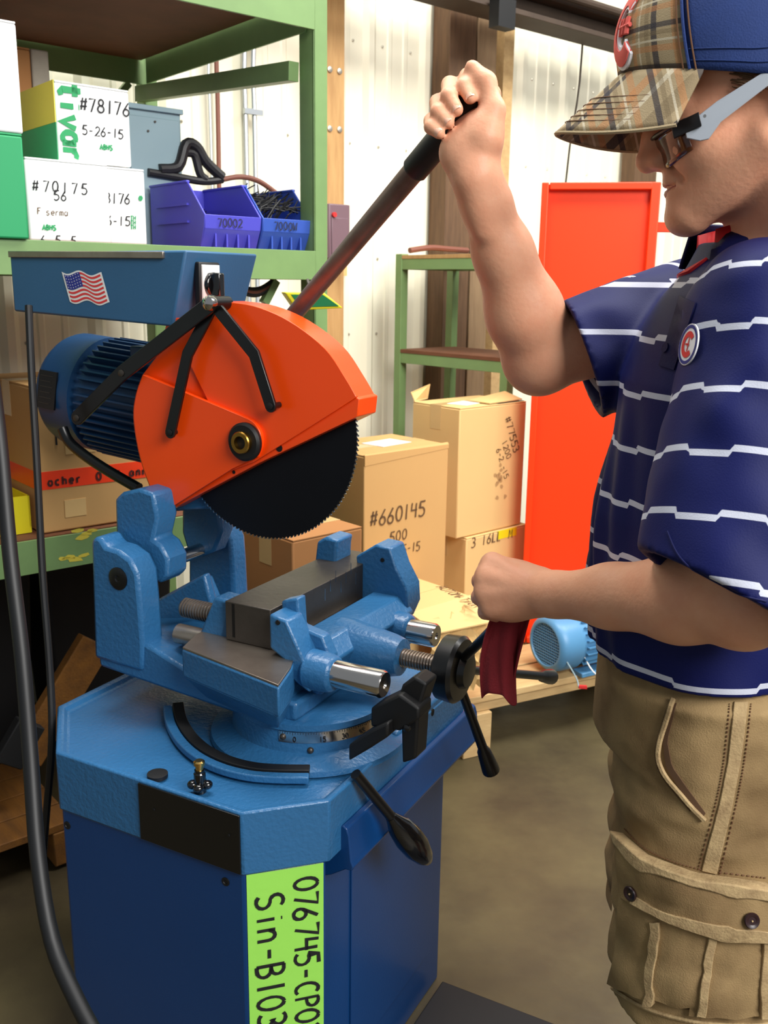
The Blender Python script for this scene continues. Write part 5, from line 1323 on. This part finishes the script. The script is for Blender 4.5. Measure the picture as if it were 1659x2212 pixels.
def hit(bvh, x, y):
    r = ray(x, y); loc, n, i, d = bvh.ray_cast(Vector(CC), Vector(r).normalized())
    if loc is None: return None, None
    n = np.array(n)
    if n @ r > 0: n = -n
    return np.array(loc), n


def patch(name, bvh, rows, m, par, off=.004, th_=.003, nu=10, nv=6, bev=0, sub=1, attrs=None, wob=0):
    """cloth panel laid on a surface: rows = two polylines (top, bottom) of image spots"""
    def samp(pl, t):
        pl = [np.array(p, float) for p in pl]; L_ = [0]
        for a, b in zip(pl, pl[1:]): L_.append(L_[-1] + np.linalg.norm(b - a))
        t *= L_[-1]; i = min(max(np.searchsorted(L_, t) - 1, 0), len(pl) - 2); f = (t - L_[i]) / max(L_[i + 1] - L_[i], 1e-9); return pl[i] * (1 - f) + pl[i + 1] * f
    b = B(); grid = []
    last = None
    for i in range(nv + 1):
        row = []
        for j in range(nu + 1):
            q = samp(rows[0], j / nu) * (1 - i / nv) + samp(rows[1], j / nu) * (i / nv)
            p, n = hit(bvh, *q)
            if p is None or (last is not None and np.linalg.norm(p - last) > .12 and j): p, n = (last if last is not None else P(q[0], q[1], 1.2)) + CR * .001, lastn if last is not None else -CF
            last, lastn = p, n
            w = wob * math.sin(j * 1.7 + i * .9)
            row.append((p + n * (off + w), p - n * .001))
        grid.append(row)
    A = [[b.V(c[0]) for c in r] for r in grid]; Z = [[b.V(c[1]) for c in r] for r in grid]
    for i in range(nv):
        for j in range(nu):
            b.F([A[i][j], A[i][j + 1], A[i + 1][j + 1], A[i + 1][j]]); b.F([Z[i][j], Z[i + 1][j], Z[i + 1][j + 1], Z[i][j + 1]])
    for i in range(nv): b.F([A[i][0], A[i + 1][0], Z[i + 1][0], Z[i][0]]); b.F([A[i][nu], Z[i][nu], Z[i + 1][nu], A[i + 1][nu]])
    for j in range(nu): b.F([A[0][j], Z[0][j], Z[0][j + 1], A[0][j + 1]]); b.F([A[nv][j], A[nv][j + 1], Z[nv][j + 1], Z[nv][j]])
    return b.make(name, m, par, world=True, smooth=50, bev=bev)


def seam(name, bvh, pl, r, m, par, lift=.001, step=6, dash=None, sub=True):
    pts = [Vector((p[0], p[1], 0)) for p in pl]; pts = spline(pts, step) if len(pts) > 2 else [pts[0].lerp(pts[1], k / 12) for k in range(13)]
    W_ = []
    for p in pts:
        q, n = hit(bvh, p.x, p.y)
        if q is not None and (not W_ or np.linalg.norm(q + n * lift - W_[-1]) < .08): W_.append(q + n * lift)
    if len(W_) < 2: return None
    b = B()
    if dash:
        fine = spline([Vector(w) for w in W_], 3); acc = []
        for a, c in zip(fine, fine[1:]): acc.append((a, c))
        for i, (a, c) in enumerate(acc):
            if i % 2 == 0: b.tube([a, c], r, 5, sub=1)
        return b.make(name, m, par, world=True, kind='stuff')
    b.tube(W_, r, 6, sub=1); return b.make(name, m, par, world=True)


def disc_on(name, bvh, x, y, r, m, par, lift, asp=1.0, th_=.0016, rot=0):
    p, n = hit(bvh, x, y); ax_, ay, az = axes(n); ax_, ay = Vector((0, 0, 1)).cross(Vector(n)).normalized(), None; ay = Vector(n).cross(ax_)
    b = B(); c = Vector(p); nn = Vector(n)
    b.slab([c + nn * (lift - th_) + ax_ * r * asp * math.cos(t) + ay * r * math.sin(t) for t in np.linspace(0, 2 * math.pi, 28)[:-1]], [c + nn * lift + ax_ * r * asp * math.cos(t) + ay * r * math.sin(t) for t in np.linspace(0, 2 * math.pi, 28)[:-1]])
    return b.make(name, m, par, world=True), c, ax_, ay, nn


# sleeve hem stitching, placket, button, chest emblem
seam('hem_stitch', shirtBVH, [(1442, 1148), (1470, 1205), (1530, 1252), (1600, 1284), (1655, 1300)], .0011, K['navy'], shirt, .0006)
patch('placket', shirtBVH, [[(1470, 640), (1425, 790)], [(1505, 655), (1458, 800)]], K['navy'], shirt, .0022, nu=10, nv=3)
disc_on('button', shirtBVH, 1441, 752, .006, K['navy'], shirt, .004)
em, c, ax_, ay, nn = disc_on('chest_emblem', shirtBVH, 1492, 745, .0235, K['emblemwhite'], shirt, .0032); tag(em, 'round chest emblem with a red letter')
def ringm(name, r0, r1, m, lift, a0=0, a1=360, n=32):
    b = B(); A = [(c + nn * lift + (ax_ * math.cos(t) + ay * math.sin(t)) * r0, c + nn * lift + (ax_ * math.cos(t) + ay * math.sin(t)) * r1) for t in np.radians(np.linspace(a0, a1, n + 1))]
    v = [(b.V(x), b.V(y)) for x, y in A]
    for p, q in zip(v, v[1:]): b.F([p[0], q[0], q[1], p[1]])
    b.make(name, m, em, world=True, smooth=0)
ringm('blue_ring', .0185, .0222, K['logoblue'], .0037); ringm('red_letter', .0085, .0150, K['emblemred'], .0038, 40, 320)
b = B()
for dx, dy, w_, h_ in ((-.001, 0, .010, .0022), (.001, .004, .0022, .008), (.001, -.004, .0022, .008)):
    b.F([b.V(c + nn * .0039 + ax_ * (dx + i * w_ / 2) + ay * (dy + j * h_ / 2)) for i, j in ((-1, -1), (1, -1), (1, 1), (-1, 1))])
b.make('inner_mark', K['emblemred'], em, world=True, smooth=0, kind='stuff')
# collar: stand, red lining, folded leaf
def neck(th_, rf, rl, z, c=-.012): return tp(c + rf * math.cos(th_), rl * math.sin(th_), z)
b = B(); n = 40
b.rings([[neck(t, rf, rl, z + dz * max(0, math.cos(t)) ** 2) for t in np.linspace(math.radians(40), math.radians(352), n)] for rf, rl, z, dz in ((.074, .074, 1.425, -.015), (.070, .070, 1.465, -.012), (.070, .068, 1.502, -.014))], cap=False, closed=False)
o = b.make('collar_lining', K['redcloth'], shirt, world=True, recalc=False, smooth=60); s_ = o.modifiers.new('thick', 'SOLIDIFY'); s_.thickness = .002
b = B()
b.rings([[neck(t, rf + (.030 if k else 0) * max(0, math.cos(t * .72)) ** 3, rl, z + dz * max(0, math.cos(t * .72)) ** 3) for t in np.linspace(math.radians(52), math.radians(345), n)] for k, (rf, rl, z, dz) in enumerate(((.067, .069, 1.505, -.034), (.082, .086, 1.490, -.045), (.092, .104, 1.446, -.070)))], cap=False, closed=False)
o = b.make('collar', K['navy'], shirt, world=True, recalc=False, smooth=60); s_ = o.modifiers.new('thick', 'SOLIDIFY'); s_.thickness = .0035; s_.offset = 1
patch('red_placket', shirtBVH, [[(1478, 590), (1462, 600)], [(1530, 560), (1490, 590)]], K['redcloth'], shirt, .004, nu=6, nv=4)

# ------------------------------------------------------------------ shorts
Sh = SDF((.24, .98, .38), (.74, 1.60, 1.02), .0048)
def pelvis(X):
    z = X[..., 2]; x = X[..., 0] - TC[0]; y = X[..., 1] - TC[1]; f = x * TF_[0] + y * TF_[1]; l = x * TL[0] + y * TL[1]
    a = np.interp(z, [.78, .90, 1.0], [.150, .148, .138]); b_ = np.interp(z, [.78, .90, 1.0], [.190, .190, .175])
    d = (np.sqrt((f / a) ** 2 + (l / b_) ** 2) - 1) * .13
    return np.maximum(np.maximum(d, z - .99), .79 - z)
Sh.func((.24, 1.0, .76), (.74, 1.58, 1.01), pelvis, .03)
WRK = lambda X: .0055 * vnoise(X @ np.array([[.8, 0, .4], [0, 1, 0], [-.5, 0, .9]], np.float32) * np.array([1, 1, 2.0], np.float32), .075, 5) + .0028 * vnoise(X * np.array([1, 1, 1.6], np.float32), .03, 6)
def leg(s_):
    a = tp(-.004, s_ * .085, .84).astype(np.float32); e = tp(-.030, s_ * .100, .40).astype(np.float32)
    def fn(X):
        t = np.clip((.84 - X[..., 2]) / .44, -.1, 1.1)[..., None]; q = X - (a + (e - a) * t); f = q[..., 0] * TF_[0] + q[..., 1] * TF_[1]; l = q[..., 0] * TL[0] + q[..., 1] * TL[1]
        rr = .114 + .002 * t[..., 0]; d = np.sqrt((f / 1.10) ** 2 + l ** 2) - rr + WRK(X) + .0035 * np.sin(75 * (X[..., 2] + .55 * f + .3 * l)) * np.clip((f - .01) / .08, 0, 1)
        return np.maximum(np.maximum(d, .415 - X[..., 2]), X[..., 2] - .90)
    return fn
Sh.func((.24, .98, .39), (.74, 1.40, .92), leg(1), .02); Sh.func((.24, 1.18, .39), (.74, 1.60, .92), leg(-1), .02)
# bulge where the cargo pocket sits
for s_ in (-1, 1): Sh.cone(tp(.0, s_ * .085, .44), tp(.0, s_ * .085, .38), .095, .095, .004, 'sub')
V3, F3 = Sh.mesh(); V3 = relax(V3, F3, 2, .45)
V3 = V3 + 0
shorts = np_object('shorts', V3, F3, K['shorts'], person); tag(shorts, 'washed khaki cargo shorts')
sb = BVHTree.FromPolygons([tuple(v) for v in V3], [tuple(int(i) for i in f) for f in F3])
# cargo pocket body with pleats, flap, buttons
pk = patch('cargo_pocket', sb, [[(1356, 1925), (1420, 1960), (1540, 1990), (1656, 2010)], [(1328, 2150), (1440, 2185), (1560, 2190), (1656, 2185)]], K['shorts'], shorts, .012, nu=18, nv=10, bev=.003, wob=.0022)
pf = patch('pocket_flap', sb, [[(1350, 1818), (1400, 1868), (1500, 1905), (1656, 1925)], [(1362, 1945), (1430, 1975), (1540, 2000), (1656, 2014)]], K['shorts'], shorts, .019, nu=18, nv=5, bev=.003, wob=.0015)
patch('flap_binding', sb, [[(1345, 1798), (1400, 1845), (1500, 1883), (1656, 1905)], [(1350, 1824), (1400, 1872), (1500, 1908), (1656, 1930)]], K['khakiedge'], shorts, .022, nu=18, nv=2, bev=.002)
patch('flap_hem', sb, [[(1385, 1935), (1430, 1956), (1540, 1982), (1656, 1996)], [(1382, 1952), (1430, 1976), (1540, 2003), (1656, 2018)]], K['khakiedge'], pf, .0215, nu=18, nv=2, bev=.001)
for x0, y0, x1, y1 in ((1425, 1985, 1410, 2165), (1535, 2005, 1515, 2185), (1645, 2020, 1640, 2190)):
    patch('pocket_pleat', sb, [[(x0 - 9, y0), (x1 - 10, y1)], [(x0 + 9, y0), (x1 + 8, y1)]], K['khakiedge'], pk, .0165, nu=12, nv=3, bev=.001)
def btn(x, y):
    p, n = hit(sb, x, y); p = p + n * .022; b = B().lathe(p, n, [(0, .0095), (.003, .0105), (.0045, .0095), (.0038, .006), (.003, .005), (.003, .0005)], 22); o = b.make('button', K['button'], pf, world=True)
    B().cyl(p + n * .003, p + n * .0045, .0012, n=8).make('button_thread', K['khakiedge'], pf, world=True)
btn(1386, 1918); btn(1605, 1975)
# side seam, slash pocket, hem binding
patch('side_seam', sb, [[(1585, 1515), (1572, 1640), (1552, 1740), (1515, 1880)], [(1615, 1515), (1600, 1640), (1580, 1745), (1548, 1888)]], K['khakiedge'], shorts, .0028, nu=20, nv=2, bev=.001)
patch('pocket_lining', sb, [[(1456, 1520), (1432, 1600), (1440, 1660), (1480, 1720), (1516, 1768)], [(1462, 1520), (1442, 1600), (1452, 1655), (1492, 1712), (1524, 1756)]], K['khakidark'], shorts, .0016, nu=18, nv=3)
seam('pocket_welt', sb, [(1455, 1512), (1438, 1565), (1424, 1625), (1436, 1668), (1470, 1712), (1498, 1745), (1522, 1770)], .0036, K['khakiedge'], shorts, .0035)
seam('hem_binding', sb, [(1325, 2135), (1400, 2178), (1500, 2205), (1600, 2212), (1655, 2210)], .0030, K['khakiedge'], shorts, .002)
for pl in ([(1576, 1520), (1564, 1640), (1545, 1740), (1508, 1880)], [(1622, 1520), (1608, 1640), (1588, 1745), (1554, 1890)], [(1350, 1790), (1400, 1836), (1500, 1874), (1655, 1896)], [(1448, 1512), (1430, 1565), (1416, 1625), (1428, 1672), (1462, 1718), (1492, 1752)]):
    seam('stitch_line', sb, pl, .0009, K['stitch'], shorts, .0012, step=10, dash=True)

# ------------------------------------------------------------------ cap, glasses, hair (in the frame of the head)
cap = B(); cx0, ca, cbb = .010, .124, .088
def crown(t, ph, gap=0.0):
    x = cx0 + (ca + gap) * math.cos(t) * max(math.cos(ph), 0) ** .62; y = (cbb + gap) * math.sin(t) * max(math.cos(ph), 0) ** .62
    xr = cx0 + ca * math.cos(t); rimz = .024 + .43 * max(xr, -.03) * (1 if xr > 0 else .5)
    k = math.sin(ph); return (x, y, rimz * (1 - k) + (.176 + .1 * (x - .02) * 0) * k)
def crown_mesh(name, t0, t1, nt_, m, par):
    b = B(); phs = [math.radians(a) for a in (0, 4, 10, 18, 28, 38, 50, 62, 74, 84, 90)]
    V_ = [[b.V(hd(*crown(t0 + (t1 - t0) * i / nt_, ph))) for i in range(nt_ + 1)] for ph in phs]
    for a, c in zip(V_, V_[1:]):
        for i in range(nt_): b.F([a[i], a[i + 1], c[i + 1], c[i]])
    wx, wy = [], []
    for ph in phs:
        for i in range(nt_ + 1): t = t0 + (t1 - t0) * i / nt_; wx.append(t * .115 + 1.0); wy.append(ph * .125 + 1.0 + .012)
    o = b.make(name, m, par, world=True, recalc=False, smooth=60)
    for k, v in (('wx', wx), ('wy', wy)):
        at_ = o.data.attributes.new(k, 'FLOAT', 'POINT'); at_.data.foreach_set('value', np.array(v, np.float32))
    md = o.modifiers.new('thick', 'SOLIDIFY'); md.thickness = .003; md.offset = -1
    return o
TS = math.radians(64)
capo = crown_mesh('cap', -TS, TS, 34, K['plaid'], person); tag(capo, 'tan plaid cap with blue back panels')
crown_mesh('back_panel', TS, 2 * math.pi - TS, 50, K['capblue'], capo)
for t in (TS, -TS, TS - .05, TS + .05):
    B().tube([hd(*crown(t, math.radians(a), .0012)) for a in range(0, 90, 8)], .0010 if abs(t) != TS else .0018, 6, sub=2).make('panel_seam', K['stitch'] if abs(t) != TS else K['capblue'], capo, world=True)
b = B()
for ph in (4, 9): b.tube([hd(*crown(TS + .02 + k * .12, math.radians(ph), .0008)) for k in range(22)], .0007, 5, sub=2)
b.make('band_stitch', K['capblue'], capo, world=True)
# brim: curved plate with stitch rows
b = B(); nb_, ne = 26, 9; V_ = []; wx, wy = [], []
TB = math.radians(70)
def brim(i, k):
    t = -TB + 2 * TB * i; x0, y0, z0 = crown(t, 0.0, -.001); e = k * (.080 * math.cos(t) ** .8 + .004)
    return (x0 + e * .93, y0 * (1 + .10 * k), z0 - e * .42 - k * .026 * (1 - math.cos(t)) - .35 * e * math.sin(abs(t)) ** 2 * .9)
for i in range(nb_ + 1):
    row = []
    for k in range(ne + 1):
        p = brim(i / nb_, k / ne); row.append(b.V(hd(*p))); wx.append(p[1] + 1.003); wy.append(p[0] + .5)
    V_.append(row)
for i in range(nb_):
    for k in range(ne): b.F([V_[i][k], V_[i][k + 1], V_[i + 1][k + 1], V_[i + 1][k]])
o = b.make('brim', K['plaid'], capo, world=True, recalc=False, smooth=60)
for k, v in (('wx', wx), ('wy', wy)):
    at_ = o.data.attributes.new(k, 'FLOAT', 'POINT'); at_.data.foreach_set('value', np.array(v, np.float32))
md = o.modifiers.new('thick', 'SOLIDIFY'); md.thickness = .0035; md.offset = 0
for k in (.45, .55, .65, .75, .84):
    for sg in (1,): B().tube([hd(*(np.array(brim(i / 24, k)) + [0, 0, .0027])) for i in range(1, 24)], .0006, 5, sub=1).make('brim_stitch', K['stitch'], o, world=True)
B().tube([hd(*brim(i / 40, 1.0)) for i in range(41)], .0024, 6, sub=1).make('brim_edge', K['plaid'], o, world=True)
# washed red letter emblem on the front
b = B(); bw = B()
def em_pt(r, a, lift): return hd(*crown(r * math.cos(a) * .20 + .40, math.radians(27) + r * math.sin(a) * .40, lift))
for bb_, r0, r1, lf in ((bw, .50, 1.10, .0030), (b, .60, 1.0, .0046)):
    vs = [[bb_.V(em_pt(r, t, l2)) for r, l2 in ((r0, -.001), (r0, lf), ((r0 + r1) / 2, lf + .0008), (r1, lf), (r1, -.001))] for t in np.radians(np.linspace(-42, -318, 30))]
    for p, q in zip(vs, vs[1:]):
        for k in range(4): bb_.F([p[k], q[k], q[k + 1], p[k + 1]])
    for p in (vs[0], vs[-1]): bb_.F(p)
eo = bw.make('cap_emblem', K['emblemwhite'], capo, world=True); b.make('red_letter', K['emblempink'], eo, world=True)
b = B()
for (x0, y0), (x1, y1) in (((-.25, .0), (.75, .0)), ((-.1, -.22), (-.1, .22)), ((.2, -.2), (.2, .2)), ((.5, -.22), (.5, .22))):
    q = [hd(*crown((x0 + (x1 - x0) * k / 4) * .20 + .40, math.radians(27) + (y0 + (y1 - y0) * k / 4) * .40, .003)) for k in range(5)]; b.tube(q, .0028, 6, sub=1)
b.make('inner_mark', K['emblempink'], eo, world=True, kind='stuff')
# sweat band line, hair by the temple and the back of the head
b = B(); rn = random.Random(2)
for k in range(260):
    x = rn.uniform(-.085, .030); z0 = .034 + .38 * max(x, -.03) * (1 if x > 0 else .5); zz = z0 - rn.uniform(0, .022) - (.012 if x < -.03 else 0)
    yy = .0775 * math.sqrt(max(0, 1 - ((x + .004) / .106) ** 2)); p = np.array([x, yy + .001, zz]); L_ = rn.uniform(.014, .026)
    for sg in (1, -1):
        q = p * [1, sg, 1]; e = q + np.array([-L_ * .8, .001 * sg, -L_ * .5]); e[1] = sg * (.0775 * math.sqrt(max(0, 1 - ((e[0] + .004) / .108) ** 2)) + .0025)
        b.tube([hd(*q), hd(*((q + e) / 2 + np.array([0, sg * .0012, 0]))), hd(*e)], .0009, 4, sub=1)
b.make('hair', K['hair'], person, world=True, kind='stuff')
b = B()
for sg in (1, -1): b.tube([hd(.112, sg * .012, .028), hd(.108, sg * .03, .034), hd(.096, sg * .050, .030)], [.0022, .003, .0015], 6)
b.make('eyebrows', K['hair'], person, world=True, kind='stuff')
b = B()
for zc, rr in ((-.0405, .0050), (-.0515, .0056)): b.tube([hd(.0955, -.024, -.0462), hd(.1045, -.014, zc), hd(.1075, 0, zc), hd(.1045, .014, zc), hd(.0955, .024, -.0462)], [.002, rr, rr, rr, .002], 10)
K['lip'] = mat('lip', (178, 98, 82), .45)
b.make('lips', K['lip'], person, world=True, kind='stuff')
gl = B().tube([hd(.1135, -.068 + .136 * i / 12, .0055) + HFv * (-.036 * hs * ((i - 6) / 6) ** 2) + HU * .003 for i in range(13)], .0026, 8, sub=1).make('safety_glasses', K['frame'], person, world=True)
for sg in (1, -1):
    b = B(); rows = []
    for j in range(7):
        v_ = j / 6; row = []
        for i in range(9):
            y = .007 + .060 * i / 8; z = .008 - v_ * (.036 - .010 * abs(i / 8 - .4)); x = .1105 - .032 * (y / .068) ** 2 - .004 * v_
            row.append(hd(x, sg * y, z))
        rows.append(row)
    b.rings(rows, cap=False, closed=False); o = b.make('lens', K['lens'], gl, world=True, recalc=False, smooth=60); md = o.modifiers.new('thick', 'SOLIDIFY'); md.thickness = .0018
    tpz = [(.080, .003, -.010), (.068, .006, -.017), (.060, .009, -.018), (.046, .014, -.006), (.0, .026, .012), (-.03, .030, .020)]
    A, Bq = [], []
    for x, zt, zb in tpz:
        y = sg * (.070 + .014 * min(1, (.080 - x) / .05)); A.append((x, y, zt)); Bq.append((x, y, zb))
    b = B(); b.slab([hd(*p) for p in A[:]] + [hd(*p) for p in Bq[::-1]], [hd(p[0], p[1] + sg * .003, p[2]) for p in A] + [hd(p[0], p[1] + sg * .003, p[2]) for p in Bq[::-1]]); b.make('temple', K['temple'], gl, world=True, bev=.0008)
    b = B(); b.slab([hd(.092, sg * .063, .008), hd(.064, sg * .076, .010), hd(.064, sg * .076, -.004), hd(.092, sg * .063, -.006)], [hd(.092, sg * .068, .008), hd(.064, sg * .081, .010), hd(.064, sg * .081, -.004), hd(.092, sg * .068, -.006)]); b.make('hinge', K['frame'], gl, world=True, bev=.001)
    B().cyl(hd(.060, sg * .0865, .003), hd(.060, sg * .089, .003), .0018, n=10).make('hinge_screw', K['steel'], gl, world=True)

# ------------------------------------------------------------------ rag held in the near hand
def ragcol(t, w): return None
b = B(); rows = []; nR_, nC_ = 14, 26
top0, top1 = (1062, 1318, 1.452), (1148, 1310, 1.425)
for i in range(nR_ + 1):
    v_ = i / nR_; row = []
    for j in range(nC_):
        a = j / (nC_ - 1); fold = math.sin(a * 9.0 + v_ * 1.5) * (.006 + .010 * v_); x = (1064 + a * 84) * (1 - v_) + (1046 + a * 84 + (14 if .25 < a < .7 else -6)) * v_ + (-14 * math.sin(math.pi * v_) * (1 - a))
        y = 1322 + v_ * (190 - 95 * max(0, a - .72) / .28 - 14 * math.sin(a * 8)); d = 1.392 - .02 * a + fold
        row.append(P(x, y, d))
    rows.append(row)
b.rings(rows, cap=False, closed=False)
rag = b.make('shop_rag', K['rag'], None, recalc=False, smooth=70); md = rag.modifiers.new('thick', 'SOLIDIFY'); md.thickness = .0035; md.offset = 0
ss = rag.modifiers.new('s', 'SUBSURF'); ss.levels = 1; ss.render_levels = 1
tag(rag, 'dark red shop rag hanging from the fist that holds the vise handle', 'rag')
